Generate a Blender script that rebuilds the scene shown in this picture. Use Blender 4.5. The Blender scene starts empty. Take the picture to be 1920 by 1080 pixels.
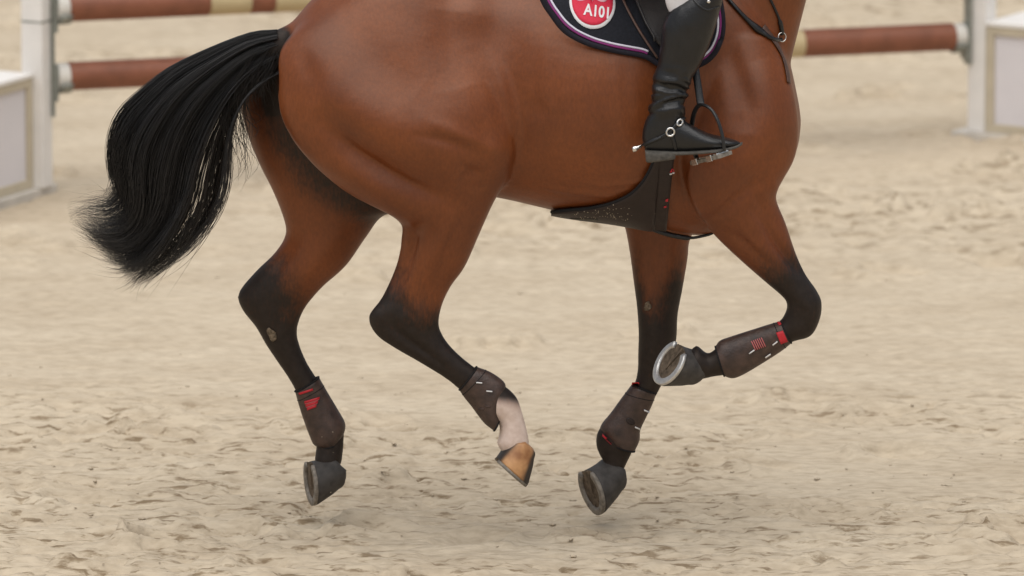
import bpy, math, random
import numpy as np
from mathutils import Vector, Matrix
from mathutils.bvhtree import BVHTree

random.seed(7); np.random.seed(7)
scene = bpy.context.scene
COL = scene.collection
R = math.radians

# ------------------------------------------------------------------ camera, sky, sun, exposure
FPX = 17276.0            # focal length in pixels of a 1920 px wide picture
DIST = 28.0              # camera to the horse's mid-plane
PITCH = R(10.22)
CAMH = DIST * math.tan(PITCH + math.atan((1010 - 540) / FPX))
cam_d = bpy.data.cameras.new('camera')
cam_d.sensor_width = 36.0
cam_d.lens = 36.0 * FPX / 1920.0
cam_d.clip_start = 0.5; cam_d.clip_end = 3000
cam_d.dof.use_dof = True
cam_d.dof.focus_distance = 28.4
cam_d.dof.aperture_fstop = 3.4
cam = bpy.data.objects.new('camera', cam_d); COL.objects.link(cam)
cam.location = (0, -DIST, CAMH)
cam.rotation_euler = (math.pi / 2 - PITCH, 0, 0)
scene.camera = cam

SUN_EL, SUN_AZ = R(74), R(196)       # azimuth clockwise from +Y: behind the camera, to its left
world = bpy.data.worlds.new('World'); scene.world = world
world.use_nodes = True
wn = world.node_tree
bg = wn.nodes['Background']
sky = wn.nodes.new('ShaderNodeTexSky'); sky.sky_type = 'NISHITA'
sky.sun_disc = False; sky.sun_elevation = SUN_EL; sky.sun_rotation = SUN_AZ
sky.air_density = 1.0; sky.dust_density = 2.0; sky.ozone_density = 1.0
hs = wn.nodes.new('ShaderNodeHueSaturation'); hs.inputs['Saturation'].default_value = 0.35
wn.links.new(sky.outputs[0], hs.inputs['Color'])
wn.links.new(hs.outputs[0], bg.inputs['Color'])
bg.inputs['Strength'].default_value = 0.05
sun_d = bpy.data.lights.new('sun', 'SUN'); sun_d.energy = 1.5; sun_d.angle = R(85)
sun_d.color = (1.0, 0.97, 0.93)
sun = bpy.data.objects.new('sun', sun_d); COL.objects.link(sun)
sd = Vector((math.sin(SUN_AZ) * math.cos(SUN_EL), math.cos(SUN_AZ) * math.cos(SUN_EL), math.sin(SUN_EL)))
sun.rotation_euler = (-sd).to_track_quat('-Z', 'Y').to_euler()
vs = scene.view_settings
vs.view_transform = 'Standard'; vs.look = 'None'; vs.gamma = 1.0; vs.use_curve_mapping = False
vs.exposure = 0.92

# ------------------------------------------------------------------ helpers: pixels, lofts, meshes
SA, CA = math.sin(PITCH), math.cos(PITCH)
CAMP = np.array([0, -DIST, CAMH])
def P(px, py, y=0.0):
    """direction of a photo pixel carried to the depth y the thing stands at"""
    dx, dy = (px - 960) / FPX, -(py - 540) / FPX
    d = np.array([dx, CA + dy * SA, -SA + dy * CA])
    return CAMP + d * ((y + DIST) / d[1])
def toPX(v):
    d = v - CAMP
    c = d[:, 1] * CA - d[:, 2] * SA
    u = d[:, 1] * SA + d[:, 2] * CA
    return 960 + FPX * d[:, 0] / c, 540 - FPX * u / c
PXM = FPX / DIST                  # pixels per metre at the horse

def crom(pts, sub):
    """Catmull-Rom through rows of numbers"""
    a = np.array(pts, float)
    a = np.vstack([2 * a[0] - a[1], a, 2 * a[-1] - a[-2]])
    out = []
    for i in range(1, len(a) - 2):
        for k in range(sub):
            t = k / sub
            p0, p1, p2, p3 = a[i - 1], a[i], a[i + 1], a[i + 2]
            out.append(.5 * (2 * p1 + (p2 - p0) * t + (2 * p0 - 5 * p1 + 4 * p2 - p3) * t * t + (3 * p1 - p0 - 3 * p2 + p3) * t ** 3))
    out.append(a[-2])
    return np.array(out)

def ring_mesh(rings, closed=True, cap=True):
    """rings: list of (n,3) arrays -> verts, faces"""
    n = len(rings[0]); V = np.vstack(rings); F = []
    m = len(rings)
    for i in range(m - 1):
        for j in range(n if closed else n - 1):
            k = (j + 1) % n
            F.append((i * n + j, i * n + k, (i + 1) * n + k, (i + 1) * n + j))
    if cap and closed:
        F.append(tuple(range(n - 1, -1, -1)))
        F.append(tuple((m - 1) * n + j for j in range(n)))
    return V, F

def loft(rows, sub=5, n=32, ex=2.0, world=False):
    """rows of (Fx,Fy,Bx,By,yc,hd): two edge pixels, depth of the centre and half depth"""
    ev = crom(rows, sub)
    ang = np.linspace(0, 2 * math.pi, n, endpoint=False)
    cs, sn = np.cos(ang), np.sin(ang)
    cs = np.sign(cs) * np.abs(cs) ** (2 / ex); sn = np.sign(sn) * np.abs(sn) ** (2 / ex)
    rings = []
    for r in ev:
        f = P(r[0], r[1], r[4]); b = P(r[2], r[3], r[4])
        c = (f + b) / 2; a = (f - b) / 2
        rings.append(c + np.outer(cs, a) + np.outer(sn, [0, max(r[5], .002), 0]))
    return ring_mesh(rings)

def join(parts):
    V = []; F = []; o = 0
    for v, f in parts:
        V.append(np.asarray(v, float)); F += [tuple(i + o for i in q) for q in f]; o += len(v)
    return np.vstack(V), F

def mk(name, V, F, mats, parent=None, smooth=True, fmat=None):
    me = bpy.data.meshes.new(name)
    me.from_pydata([tuple(map(float, v)) for v in V], [], [tuple(int(i) for i in f) for f in F])
    if not isinstance(mats, (list, tuple)): mats = [mats]
    for m in mats: me.materials.append(m)
    if smooth: me.polygons.foreach_set('use_smooth', [True] * len(me.polygons))
    if fmat is not None: me.polygons.foreach_set('material_index', list(fmat))
    me.update()
    o = bpy.data.objects.new(name, me); COL.objects.link(o)
    if parent is not None: o.parent = parent; o.matrix_parent_inverse = parent.matrix_world.inverted()
    return o

def tag(o, label, cat, group=None, kind=None):
    o['label'] = label; o['category'] = cat
    if group: o['group'] = group
    if kind: o['kind'] = kind
    return o
def thing(name, loc, label, cat, group=None):
    o = bpy.data.objects.new(name, None); COL.objects.link(o)
    o.empty_display_size = .1
    o.location = [float(c) for c in loc]
    o.matrix_world = Matrix.Translation(o.location)
    return tag(o, label, cat, group)

def voxel(V, F, size, weight=None):
    """union of closed lofts into one skin -> verts, faces"""
    me = bpy.data.meshes.new('tmp'); me.from_pydata([tuple(v) for v in V], [], F); me.update()
    o = bpy.data.objects.new('tmp', me); COL.objects.link(o)
    m = o.modifiers.new('r', 'REMESH'); m.mode = 'VOXEL'; m.voxel_size = size; m.adaptivity = 0
    dg = bpy.context.evaluated_depsgraph_get()
    e = o.evaluated_get(dg); em = e.to_mesh()
    n = len(em.vertices); co = np.empty(n * 3, np.float32); em.vertices.foreach_get('co', co)
    fs = [tuple(p.vertices) for p in em.polygons]
    ed = np.empty(len(em.edges) * 2, np.int32); em.edges.foreach_get('vertices', ed)
    e.to_mesh_clear(); bpy.data.objects.remove(o); bpy.data.meshes.remove(me)
    return co.reshape(-1, 3).astype(float), fs, ed.reshape(-1, 2)

def smooth_v(V, E, it, w):
    n = len(V)
    deg = np.bincount(E.ravel(), minlength=n).astype(float)[:, None]
    V = V.copy()
    w = np.broadcast_to(np.asarray(w, float).reshape(-1, 1), (n, 1))
    for _ in range(it):
        s = np.empty_like(V)
        for c in range(3):
            s[:, c] = np.bincount(E[:, 0], V[E[:, 1], c], n) + np.bincount(E[:, 1], V[E[:, 0], c], n)
        V += (s / deg - V) * w
    return V

def normals(V, F):
    Q = np.array([f[:3] if len(f) == 3 else (f[0], f[1], f[2]) for f in F])
    fn = np.cross(V[Q[:, 1]] - V[Q[:, 0]], V[Q[:, 2]] - V[Q[:, 0]])
    N = np.zeros_like(V)
    mx = max(len(f) for f in F)
    for k in range(min(mx, 4)):
        idx = np.array([f[k] if k < len(f) else f[0] for f in F])
        for c in range(3): N[:, c] += np.bincount(idx, fn[:, c], len(V))
    return N / np.maximum(np.linalg.norm(N, axis=1, keepdims=True), 1e-12)

def sstep(a, b, x):
    t = np.clip((x - a) / (b - a), 0, 1); return t * t * (3 - 2 * t)

def polydist(px, py, pts):
    """distance in px to a polyline and the running parameter 0..1 along it"""
    best = np.full(px.shape, 1e9); par = np.zeros(px.shape)
    pts = np.array(pts, float); n = len(pts) - 1
    for i in range(n):
        a, b = pts[i], pts[i + 1]; d = b - a
        t = np.clip(((px - a[0]) * d[0] + (py - a[1]) * d[1]) / (d @ d), 0, 1)
        q = np.hypot(px - a[0] - t * d[0], py - a[1] - t * d[1])
        m = q < best; best[m] = q[m]; par[m] = (i + t[m]) / n
    return best, par

def hash2(ix, iy, s):
    h = (ix.astype(np.int64) * 374761393 + iy.astype(np.int64) * 668265263 + s * 1442695041) & 0xffffffff
    h = ((h ^ (h >> 13)) * 1274126177) & 0xffffffff
    return ((h ^ (h >> 16)) & 0xffff) / 65535.0
def vnoise(x, y, s=0):
    ix, iy = np.floor(x), np.floor(y); fx, fy = x - ix, y - iy
    ux = fx ** 3 * (fx * (fx * 6 - 15) + 10); uy = fy ** 3 * (fy * (fy * 6 - 15) + 10)
    a, b = hash2(ix, iy, s), hash2(ix + 1, iy, s); c, d = hash2(ix, iy + 1, s), hash2(ix + 1, iy + 1, s)
    return (a * (1 - ux) + b * ux) * (1 - uy) + (c * (1 - ux) + d * ux) * uy - .5
def fbm(x, y, s=0, oc=4, g=.5):
    r = 0; a = 1
    for i in range(oc): r = r + a * vnoise(x * 2 ** i + 17.3 * i, y * 2 ** i + 9.1 * i, s + i); a *= g
    return r

# ------------------------------------------------------------------ materials
def mat(name, col, rough=.6, spec=.5, var=.12, vscale=20., bump=0., bscale=200., metal=0., sheen=0., coat=0., col2=None, thr=(.45, .65), detail=6):
    m = bpy.data.materials.new(name); m.use_nodes = True
    nt = m.node_tree; b = nt.nodes['Principled BSDF']
    b.inputs['Roughness'].default_value = rough; b.inputs['Metallic'].default_value = metal
    b.inputs['Specular IOR Level'].default_value = spec
    if sheen: b.inputs['Sheen Weight'].default_value = sheen; b.inputs['Sheen Roughness'].default_value = .4
    if coat: b.inputs['Coat Weight'].default_value = coat; b.inputs['Coat Roughness'].default_value = .25
    tc = nt.nodes.new('ShaderNodeTexCoord')
    nz = nt.nodes.new('ShaderNodeTexNoise'); nz.inputs['Scale'].default_value = vscale; nz.inputs['Detail'].default_value = detail
    nt.links.new(tc.outputs['Object'], nz.inputs['Vector'])
    rp = nt.nodes.new('ShaderNodeValToRGB')
    c2 = col2 or tuple(c * (1 + var) for c in col); c1 = tuple(c * (1 - var) for c in col) if not col2 else col
    rp.color_ramp.elements[0].position, rp.color_ramp.elements[1].position = (.3, .7) if not col2 else thr
    rp.color_ramp.elements[0].color = (*c1, 1); rp.color_ramp.elements[1].color = (*c2, 1)
    nt.links.new(nz.outputs['Fac'], rp.inputs['Fac']); nt.links.new(rp.outputs[0], b.inputs['Base Color'])
    if bump:
        n2 = nt.nodes.new('ShaderNodeTexNoise'); n2.inputs['Scale'].default_value = bscale; n2.inputs['Detail'].default_value = 4
        nt.links.new(tc.outputs['Object'], n2.inputs['Vector'])
        bp = nt.nodes.new('ShaderNodeBump'); bp.inputs['Strength'].default_value = bump; bp.inputs['Distance'].default_value = .003
        nt.links.new(n2.outputs['Fac'], bp.inputs['Height']); nt.links.new(bp.outputs[0], b.inputs['Normal'])
    m['b'] = b.name
    return m

M = {}
M['leather_black'] = mat('black_leather', (.0075, .0075, .0082), .31, .5, .25, 30, .35, 260)
M['leather_flap'] = mat('saddle_leather', (.02, .016, .015), .45, .5, .25, 30, .3, 300)
M['leather_brown'] = mat('brown_leather', (.085, .042, .028), .5, .5, .2, 40, .3, 300)
M['guard'] = mat('girth_leather', (.022, .0125, .010), .55, .4, .15, 60, .25, 300)
M['boot_shell'] = mat('brown_boot_shell', (.054, .031, .023), .45, .5, .4, 38, .5, 160)
M['neoprene'] = mat('black_neoprene', (.011, .0105, .011), .8, .3, .2, 80, .3, 400)
M['red'] = mat('red_print', (.50, .02, .03), .5, .4, .1, 60)
M['redfade'] = mat('faded_red_print', (.50, .13, .13), .6, .4, .1, 60)
M['white_print'] = mat('white_print', (.75, .74, .74), .6, .4, .05, 60)
M['pad'] = mat('pad_cloth', (.010, .011, .016), .85, .25, .25, 120, .5, 500, sheen=.15)
M['pad_edge'] = mat('pad_binding', (.012, .011, .018), .8, .3, .2, 120, .3, 500)
M['white_trim'] = mat('white_cord', (.62, .6, .68), .6, .4, .05, 200)
M['purple'] = mat('purple_cord', (.19, .012, .13), .6, .4, .1, 200)
M['emblem_red'] = mat('emblem_red', (.62, .025, .06), .6, .3, .06, 150, .3, 700)
M['emblem_pink'] = mat('emblem_pink', (.72, .42, .47), .6, .3, .06, 150)
M['silver'] = mat('polished_steel', (.72, .71, .69), .22, .5, .06, 80, metal=1.)
M['alu'] = mat('worn_aluminium', (.60, .59, .57), .42, .5, .15, 60, .3, 300, metal=.75)
M['dusty'] = mat('sandy_shoe', (.22, .195, .165), .7, .4, .4, 60, .4, 200, metal=.3)
M['sole'] = mat('grey_sole', (.085, .078, .068), .75, .3, .3, 60, .4, 200)
M['stirrup'] = mat('black_stirrup', (.015, .015, .016), .3, .5, .2, 60)
M['hoof_dark'] = mat('dark_horn', (.05, .045, .041), .6, .4, .35, 35, .35, 120)
M['hoof_sole'] = mat('hoof_sole', (.12, .092, .066), .9, .2, .45, 60, .8, 150)
M['chestnut'] = mat('chestnut_horn', (.17, .13, .09), .85, .2, .6, 120, .8, 400)
M['breeches'] = mat('white_breeches', (.72, .71, .73), .8, .2, .05, 60, .2, 400)
M['jacket'] = mat('navy_jacket', (.02, .022, .04), .8, .3, .1, 60)
M['skin'] = mat('skin', (.5, .28, .2), .5, .4, .06, 30)
M['helmet'] = mat('helmet_shell', (.015, .015, .017), .35, .5, .1, 30)
M['wood_white'] = mat('white_paint', (.80, .77, .73), .55, .4, .06, 9, .2, 60)
M['panel'] = mat('white_panel', (.72, .69, .71), .5, .4, .035, 5, .1, 40)
M['cream'] = mat('cream_paint', (.55, .48, .36), .6, .4, .06, 12, .2, 60)
M['foot'] = mat('weathered_board', (.58, .54, .48), .7, .3, .15, 14, .4, 60)
M['track'] = mat('galvanised_track', (.27, .28, .25), .5, .5, .2, 25, metal=.3)
M['pole_brown'] = mat('pole_brown', (.235, .085, .046), .5, .4, .16, 14, .3, 60)
M['pole_beige'] = mat('pole_beige', (.53, .42, .24), .5, .4, .06, 14, .3, 60)
M['pole_white'] = mat('pole_white', (.66, .63, .57), .55, .4, .08, 14)

# coat: bay with black points, one white pastern (masks are vertex attributes of the hide)
def coat_material():
    m = bpy.data.materials.new('bay_coat'); m.use_nodes = True
    nt = m.node_tree; b = nt.nodes['Principled BSDF']; L = nt.links.new
    tc = nt.nodes.new('ShaderNodeTexCoord')
    def noise(s, d=4, sx=(1, 1, 1)):
        mp = nt.nodes.new('ShaderNodeMapping'); mp.inputs['Scale'].default_value = sx
        L(tc.outputs['Object'], mp.inputs['Vector'])
        n = nt.nodes.new('ShaderNodeTexNoise'); n.inputs['Scale'].default_value = s; n.inputs['Detail'].default_value = d
        L(mp.outputs[0], n.inputs['Vector']); return n.outputs['Fac']
    def ramp(f, c0, c1, a=.3, z=.7):
        r = nt.nodes.new('ShaderNodeValToRGB'); r.color_ramp.elements[0].position = a; r.color_ramp.elements[1].position = z
        r.color_ramp.elements[0].color = (*c0, 1); r.color_ramp.elements[1].color = (*c1, 1); L(f, r.inputs[0]); return r.outputs[0]
    def mix(f, a, c, mode='MIX'):
        x = nt.nodes.new('ShaderNodeMix'); x.data_type = 'RGBA'; x.blend_type = mode
        if isinstance(f, float): x.inputs[0].default_value = f
        else: L(f, x.inputs[0])
        for k, v in ((6, a), (7, c)):
            if isinstance(v, tuple): x.inputs[k].default_value = (*v, 1)
            else: L(v, x.inputs[k])
        return x.outputs[2]
    base = ramp(noise(4.5, 4), (.122, .0305, .0074), (.198, .0525, .0125), .28, .72)
    fine = ramp(noise(130, 7, (1, 1, .45)), (.86, .86, .86), (1.12, 1.12, 1.12), .3, .7)
    base = mix(1.0, base, fine, 'MULTIPLY')
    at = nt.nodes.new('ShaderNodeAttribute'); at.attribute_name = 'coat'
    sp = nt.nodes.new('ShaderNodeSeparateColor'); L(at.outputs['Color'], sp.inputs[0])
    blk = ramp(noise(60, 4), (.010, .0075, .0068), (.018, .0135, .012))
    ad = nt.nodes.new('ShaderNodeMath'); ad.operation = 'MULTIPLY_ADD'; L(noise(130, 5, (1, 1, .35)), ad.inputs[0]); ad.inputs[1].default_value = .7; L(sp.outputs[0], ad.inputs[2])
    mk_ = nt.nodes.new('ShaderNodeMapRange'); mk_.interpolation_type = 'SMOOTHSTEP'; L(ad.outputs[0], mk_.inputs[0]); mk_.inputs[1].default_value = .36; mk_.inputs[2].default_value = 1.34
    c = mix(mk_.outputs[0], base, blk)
    wh = ramp(noise(50, 4), (.58, .45, .38), (.70, .57, .50))
    c = mix(sp.outputs[1], c, wh)
    L(c, b.inputs['Base Color'])
    rr = nt.nodes.new('ShaderNodeMapRange'); L(sp.outputs[0], rr.inputs[0])
    rr.inputs[3].default_value = .44; rr.inputs[4].default_value = .52; L(rr.outputs[0], b.inputs['Roughness'])
    sr_ = nt.nodes.new('ShaderNodeMapRange'); L(sp.outputs[0], sr_.inputs[0]); sr_.inputs[3].default_value = .55; b.inputs['Specular Tint'].default_value = (1, .86, .76, 1); sr_.inputs[4].default_value = .38; L(sr_.outputs[0], b.inputs['Specular IOR Level'])
    b.inputs['Sheen Weight'].default_value = .0; b.inputs['Sheen Roughness'].default_value = .45
    bp = nt.nodes.new('ShaderNodeBump'); bp.inputs['Strength'].default_value = .12; bp.inputs['Distance'].default_value = .002
    L(noise(420, 3, (.35, 1, 1)), bp.inputs['Height'])
    b2 = nt.nodes.new('ShaderNodeBump'); b2.inputs['Strength'].default_value = .12; b2.inputs['Distance'].default_value = .012
    L(noise(22, 3), b2.inputs['Height']); L(b2.outputs[0], bp.inputs['Normal'])
    L(bp.outputs[0], b.inputs['Normal'])
    return m
M['coat'] = coat_material()

def hair_material():
    m = bpy.data.materials.new('tail_hair'); m.use_nodes = True
    b = m.node_tree.nodes['Principled BSDF']
    oi = m.node_tree.nodes.new('ShaderNodeTexCoord')
    n = m.node_tree.nodes.new('ShaderNodeTexNoise'); n.inputs['Scale'].default_value = 60
    r = m.node_tree.nodes.new('ShaderNodeValToRGB')
    r.color_ramp.elements[0].color = (.006, .0055, .006, 1); r.color_ramp.elements[1].color = (.017, .015, .015, 1)
    m.node_tree.links.new(oi.outputs['Object'], n.inputs['Vector'])
    m.node_tree.links.new(n.outputs[0], r.inputs[0]); m.node_tree.links.new(r.outputs[0], b.inputs['Base Color'])
    b.inputs['Roughness'].default_value = .36; b.inputs['Specular IOR Level'].default_value = .65
    return m
M['hair'] = hair_material()

def sand_material():
    m = bpy.data.materials.new('arena_sand'); m.use_nodes = True
    nt = m.node_tree; b = nt.nodes['Principled BSDF']; L = nt.links.new
    tc = nt.nodes.new('ShaderNodeTexCoord')
    mp = nt.nodes.new('ShaderNodeMapping'); mp.inputs['Scale'].default_value = (.45, 1, 1); L(tc.outputs['Object'], mp.inputs['Vector'])
    def noise(s, d):
        n = nt.nodes.new('ShaderNodeTexNoise'); n.inputs['Scale'].default_value = s; n.inputs['Detail'].default_value = d
        L(mp.outputs[0], n.inputs['Vector']); return n.outputs['Fac']
    r = nt.nodes.new('ShaderNodeValToRGB'); e = r.color_ramp.elements
    e[0].position = .3; e[0].color = (.49, .405, .295, 1); e[1].position = .72; e[1].color = (.57, .485, .365, 1)
    L(noise(3.2, 8), r.inputs[0])
    r2 = nt.nodes.new('ShaderNodeValToRGB'); e = r2.color_ramp.elements
    e[0].position = .25; e[0].color = (.80, .78, .76, 1); e[1].position = .6; e[1].color = (1.04, 1.04, 1.04, 1)
    L(noise(38, 7), r2.inputs[0])
    x = nt.nodes.new('ShaderNodeMix'); x.data_type = 'RGBA'; x.blend_type = 'MULTIPLY'; x.inputs[0].default_value = 1
    L(r.outputs[0], x.inputs[6]); L(r2.outputs[0], x.inputs[7]); 
    # freshly turned, damper sand where the surface has been worked
    at = nt.nodes.new('ShaderNodeAttribute'); at.attribute_name = 'worked'
    mp2 = nt.nodes.new('ShaderNodeMapping'); mp2.inputs['Scale'].default_value = (.30, 1, 1); L(tc.outputs['Object'], mp2.inputs['Vector'])
    n3 = nt.nodes.new('ShaderNodeTexNoise'); n3.inputs['Scale'].default_value = 27; n3.inputs['Detail'].default_value = 5; n3.inputs['Roughness'].default_value = .62
    L(mp2.outputs[0], n3.inputs['Vector'])
    mr = nt.nodes.new('ShaderNodeMapRange'); mr.interpolation_type = 'SMOOTHSTEP'; mr.inputs[1].default_value = .52; mr.inputs[2].default_value = .66; L(n3.outputs['Fac'], mr.inputs[0])
    ml = nt.nodes.new('ShaderNodeMath'); ml.operation = 'MULTIPLY'; L(mr.outputs[0], ml.inputs[0]); L(at.outputs['Fac'], ml.inputs[1])
    x2 = nt.nodes.new('ShaderNodeMix'); x2.data_type = 'RGBA'; x2.blend_type = 'MULTIPLY'; L(ml.outputs[0], x2.inputs[0])
    L(x.outputs[2], x2.inputs[6]); x2.inputs[7].default_value = (.47, .42, .36, 1); L(x2.outputs[2], b.inputs['Base Color'])
    b.inputs['Roughness'].default_value = .95; b.inputs['Specular IOR Level'].default_value = .15
    bp = nt.nodes.new('ShaderNodeBump'); bp.inputs['Strength'].default_value = .55; bp.inputs['Distance'].default_value = .012
    L(noise(55, 8), bp.inputs['Height']); L(bp.outputs[0], b.inputs['Normal'])
    return m
M['sand'] = sand_material()

# ------------------------------------------------------------------ ground: one sheet to the horizon, fine where it is seen
def ground_height(x, y):
    x = x / 1.45
    near = sstep(2.9, 1.6, y) * sstep(-4, -1.2, y)
    back = sstep(4.3, 6.0, y) * .75
    rough = np.clip(.22 + .9 * near * sstep(-.30, .15, fbm(x / .9 + 5, y / 1.1, 40, 2)) + back * sstep(-.15, .2, fbm(x / 1.1, y / 1.5, 41, 2)) , 0, 1.2)
    h = .012 * fbm(x / 1.6, y / 1.0, 1, 3)
    h += rough * (.012 * fbm(x / .22, y / .13, 5, 4, .5))
    pit = fbm(x / .085, y / .055, 31, 3, .55)
    h -= rough * .021 * sstep(.14, .38, pit) - rough * .010 * sstep(.14, .40, -pit)
    h += rough * .007 * fbm(x / .04, y / .028, 35, 2)
    r = 1 - np.abs(fbm(x / .16, y / .085, 11, 3)) * 2.6
    h += rough * .003 * np.clip(r, 0, 1) ** 2
    h += .0022 * fbm(x / .05, y / .035, 21, 2) * (.4 + rough)
    return h, rough
rng = np.random.RandomState(3)
PRINTS = []
for _ in range(420):
    y = rng.uniform(-1.0, 12); x = rng.uniform(-3.2, 3.2)
    if y < 2.3: keep = .95
    elif y < 4.6: keep = .12
    else: keep = .6
    if rng.rand() < keep: PRINTS.append((x, y, rng.uniform(.05, .085), rng.uniform(.010, .030) * (1 if y < 2.3 else 1.3), rng.uniform(0, 6.28)))
def add_prints(x, y, h):
    for (cx, cy, r, d, a) in PRINTS:
        m = (np.abs(x - cx) < 4 * r) & (np.abs(y - cy) < 4 * r)
        if not m.any(): continue
        xx, yy = x[m] - cx, y[m] - cy
        wob = 1 + .5 * fbm(x[m] / .07, y[m] / .07, 77, 2)
        q = np.hypot(xx / 1.5, yy) / (r * wob)
        dirl = (np.cos(a) * xx + np.sin(a) * yy) / r
        h[m] += -d * np.exp(-q ** 3) + d * .75 * np.exp(-((q - 1.35) / .38) ** 2) * (1 + .7 * np.tanh(dirl))
    return h
def axis(lo, hi, steps, far):
    a = [lo]
    while a[-1] < hi:
        a.append(a[-1] + steps(a[-1]))
    s = steps(hi); up = [a[-1]]
    while up[-1] < far: s *= 1.35; up.append(up[-1] + s)
    s = steps(lo); dn = [a[0]]
    while dn[-1] > -far: s *= 1.35; dn.append(dn[-1] - s)
    return np.array(dn[:0:-1] + a + up[1:])
gx = axis(-2.7, 2.7, lambda v: .0145, 600)
gy = axis(-.9, 11.6, lambda v: .0125 + .0011 * max(0, v), 600)
X, Y = np.meshgrid(gx, gy)
Hm, Rough = ground_height(X, Y); Hm = add_prints(X, Y, Hm)
fade = sstep(14, 6, np.maximum(np.abs(X), np.abs(Y - 6)))
Hm *= fade
nx, ny = len(gx), len(gy)
me = bpy.data.meshes.new('ground')
me.vertices.add(nx * ny)
me.vertices.foreach_set('co', np.stack([X, Y, Hm], -1).astype(np.float32).ravel())
ii = (np.arange(ny - 1)[:, None] * nx + np.arange(nx - 1)[None]).ravel()
quads = np.stack([ii, ii + 1, ii + nx + 1, ii + nx], -1).astype(np.int32)
me.loops.add(quads.size); me.loops.foreach_set('vertex_index', quads.ravel())
me.polygons.add(len(quads)); me.polygons.foreach_set('loop_start', np.arange(0, quads.size, 4, dtype=np.int32))
me.polygons.foreach_set('loop_total', np.full(len(quads), 4, np.int32))
me.polygons.foreach_set('use_smooth', np.ones(len(quads), bool))
me.update(); me.validate()
me.materials.append(M['sand'])
wa = me.attributes.new('worked', 'FLOAT', 'POINT'); wa.data.foreach_set('value', np.clip(Rough, 0, 1).astype(np.float32).ravel())
go = bpy.data.objects.new('ground', me); COL.objects.link(go)
tag(go, 'pale beige riding arena sand with hoof prints and loose clods', 'ground', kind='structure')
def gz(x, y):
    j = int(np.clip(np.searchsorted(gx, x), 1, nx - 1)); i = int(np.clip(np.searchsorted(gy, y), 1, ny - 1))
    return float(Hm[i, j])

# ------------------------------------------------------------------ the horse's hide
trunk = loft([
    (552, 36, 540, 150, 0, .09), (600, -14, 590, 250, 0, .19), (680, -44, 680, 315, 0, .255), (760, -56, 780, 345, 0, .275),
    (850, -52, 880, 360, 0, .245), (950, -44, 950, 372, 0, .248), (1050, -38, 1050, 394, 0, .300), (1150, -42, 1150, 408, 0, .315),
    (1240, -58, 1230, 424, 0, .285), (1320, -76, 1310, 440, 0, .235), (1385, -60, 1378, 424, 0, .212), (1438, 10, 1434, 382, 0, .195),
    (1476, 100, 1472, 326, 0, .165), (1496, 185, 1494, 278, 0, .09), (1502, 225, 1501, 240, 0, .02)], 6, 48, 2.15)
neck = loft([
    (1250, -40, 1440, 260, 0, .14), (1310, -78, 1474, 150, 0, .125), (1380, -140, 1505, 28, 0, .11), (1450, -220, 1536, -80, 0, .095),
    (1525, -315, 1592, -190, 0, .085), (1600, -395, 1660, -285, 0, .08), (1660, -430, 1712, -330, 0, .075)], 5, 32)
head = loft([
    (1640, -425, 1670, -345, 0, .055), (1690, -440, 1690, -310, 0, .09), (1735, -420, 1715, -270, 0, .105), (1785, -370, 1750, -245, 0, .095),
    (1830, -315, 1790, -220, 0, .07), (1870, -260, 1830, -185, 0, .06), (1895, -215, 1855, -145, 0, .065), (1890, -180, 1868, -135, 0, .045)], 4, 24)
ears = [loft([(1668, -430, 1690, -430, s * .055, .02), (1662, -462, 1692, -462, s * .06, .022), (1672, -500, 1690, -498, s * .06, .012), (1682, -525, 1684, -525, s * .058, .003)], 3, 12) for s in (-1, 1)]
near_hind = loft([
    (850, -40, 640, -20, -.05, .14), (935, 88, 534, 76, -.118, .155), (974, 185, 523, 150, -.152, .162), (986, 268, 525, 212, -.168, .160),
    (968, 316, 560, 274, -.172, .147), (932, 369, 640, 350, -.172, .122), (904, 428, 743, 408, -.168, .096), (873, 498, 752, 450, -.164, .078),
    (846, 536, 742, 500, -.158, .064), (829, 572, 717, 556, -.153, .055), (823, 607, 692, 593, -.15, .05), (832, 632, 704, 626, -.15, .047),
    (850, 655, 738, 651, -.15, .041), (872, 675, 783, 677, -.15, .035), (893, 691, 832, 707, -.15, .031), (912, 704, 860, 729, -.15, .031),
    (944, 722, 888, 755, -.15, .036), (968, 744, 913, 780, -.15, .039), (979, 773, 934, 791, -.15, .034), (987, 803, 936, 813, -.15, .038),
    (992, 830, 932, 832, -.15, .044), (985, 850, 945, 852, -.15, .03)], 5, 32)
far_hind = loft([
    (800, 15, 590, 40, .04, .09), (880, 120, 470, 115, .125, .14), (895, 200, 451, 178, .142, .142), (890, 270, 457, 232, .15, .14),
    (850, 340, 482, 300, .156, .13), (790, 385, 512, 360, .16, .117), (722, 402, 533, 415, .162, .098), (690, 440, 534, 443, .16, .084),
    (650, 497, 514, 475, .156, .07), (606, 537, 478, 510, .152, .058), (575, 573, 447, 550, .15, .051), (561, 602, 454, 580, .15, .047),
    (557, 626, 479, 612, .15, .042), (563, 651, 498, 645, .15, .037), (576, 681, 520, 678, .15, .032), (593, 708, 541, 709, .15, .031),
    (611, 736, 557, 739, .15, .032), (630, 768, 570, 780, .15, .036), (644, 795, 580, 812, .15, .039), (645, 822, 592, 829, .15, .034),
    (643, 848, 592, 846, .15, .038), (640, 868, 590, 864, .15, .042), (628, 885, 598, 880, .15, .03)], 5, 32)
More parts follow.
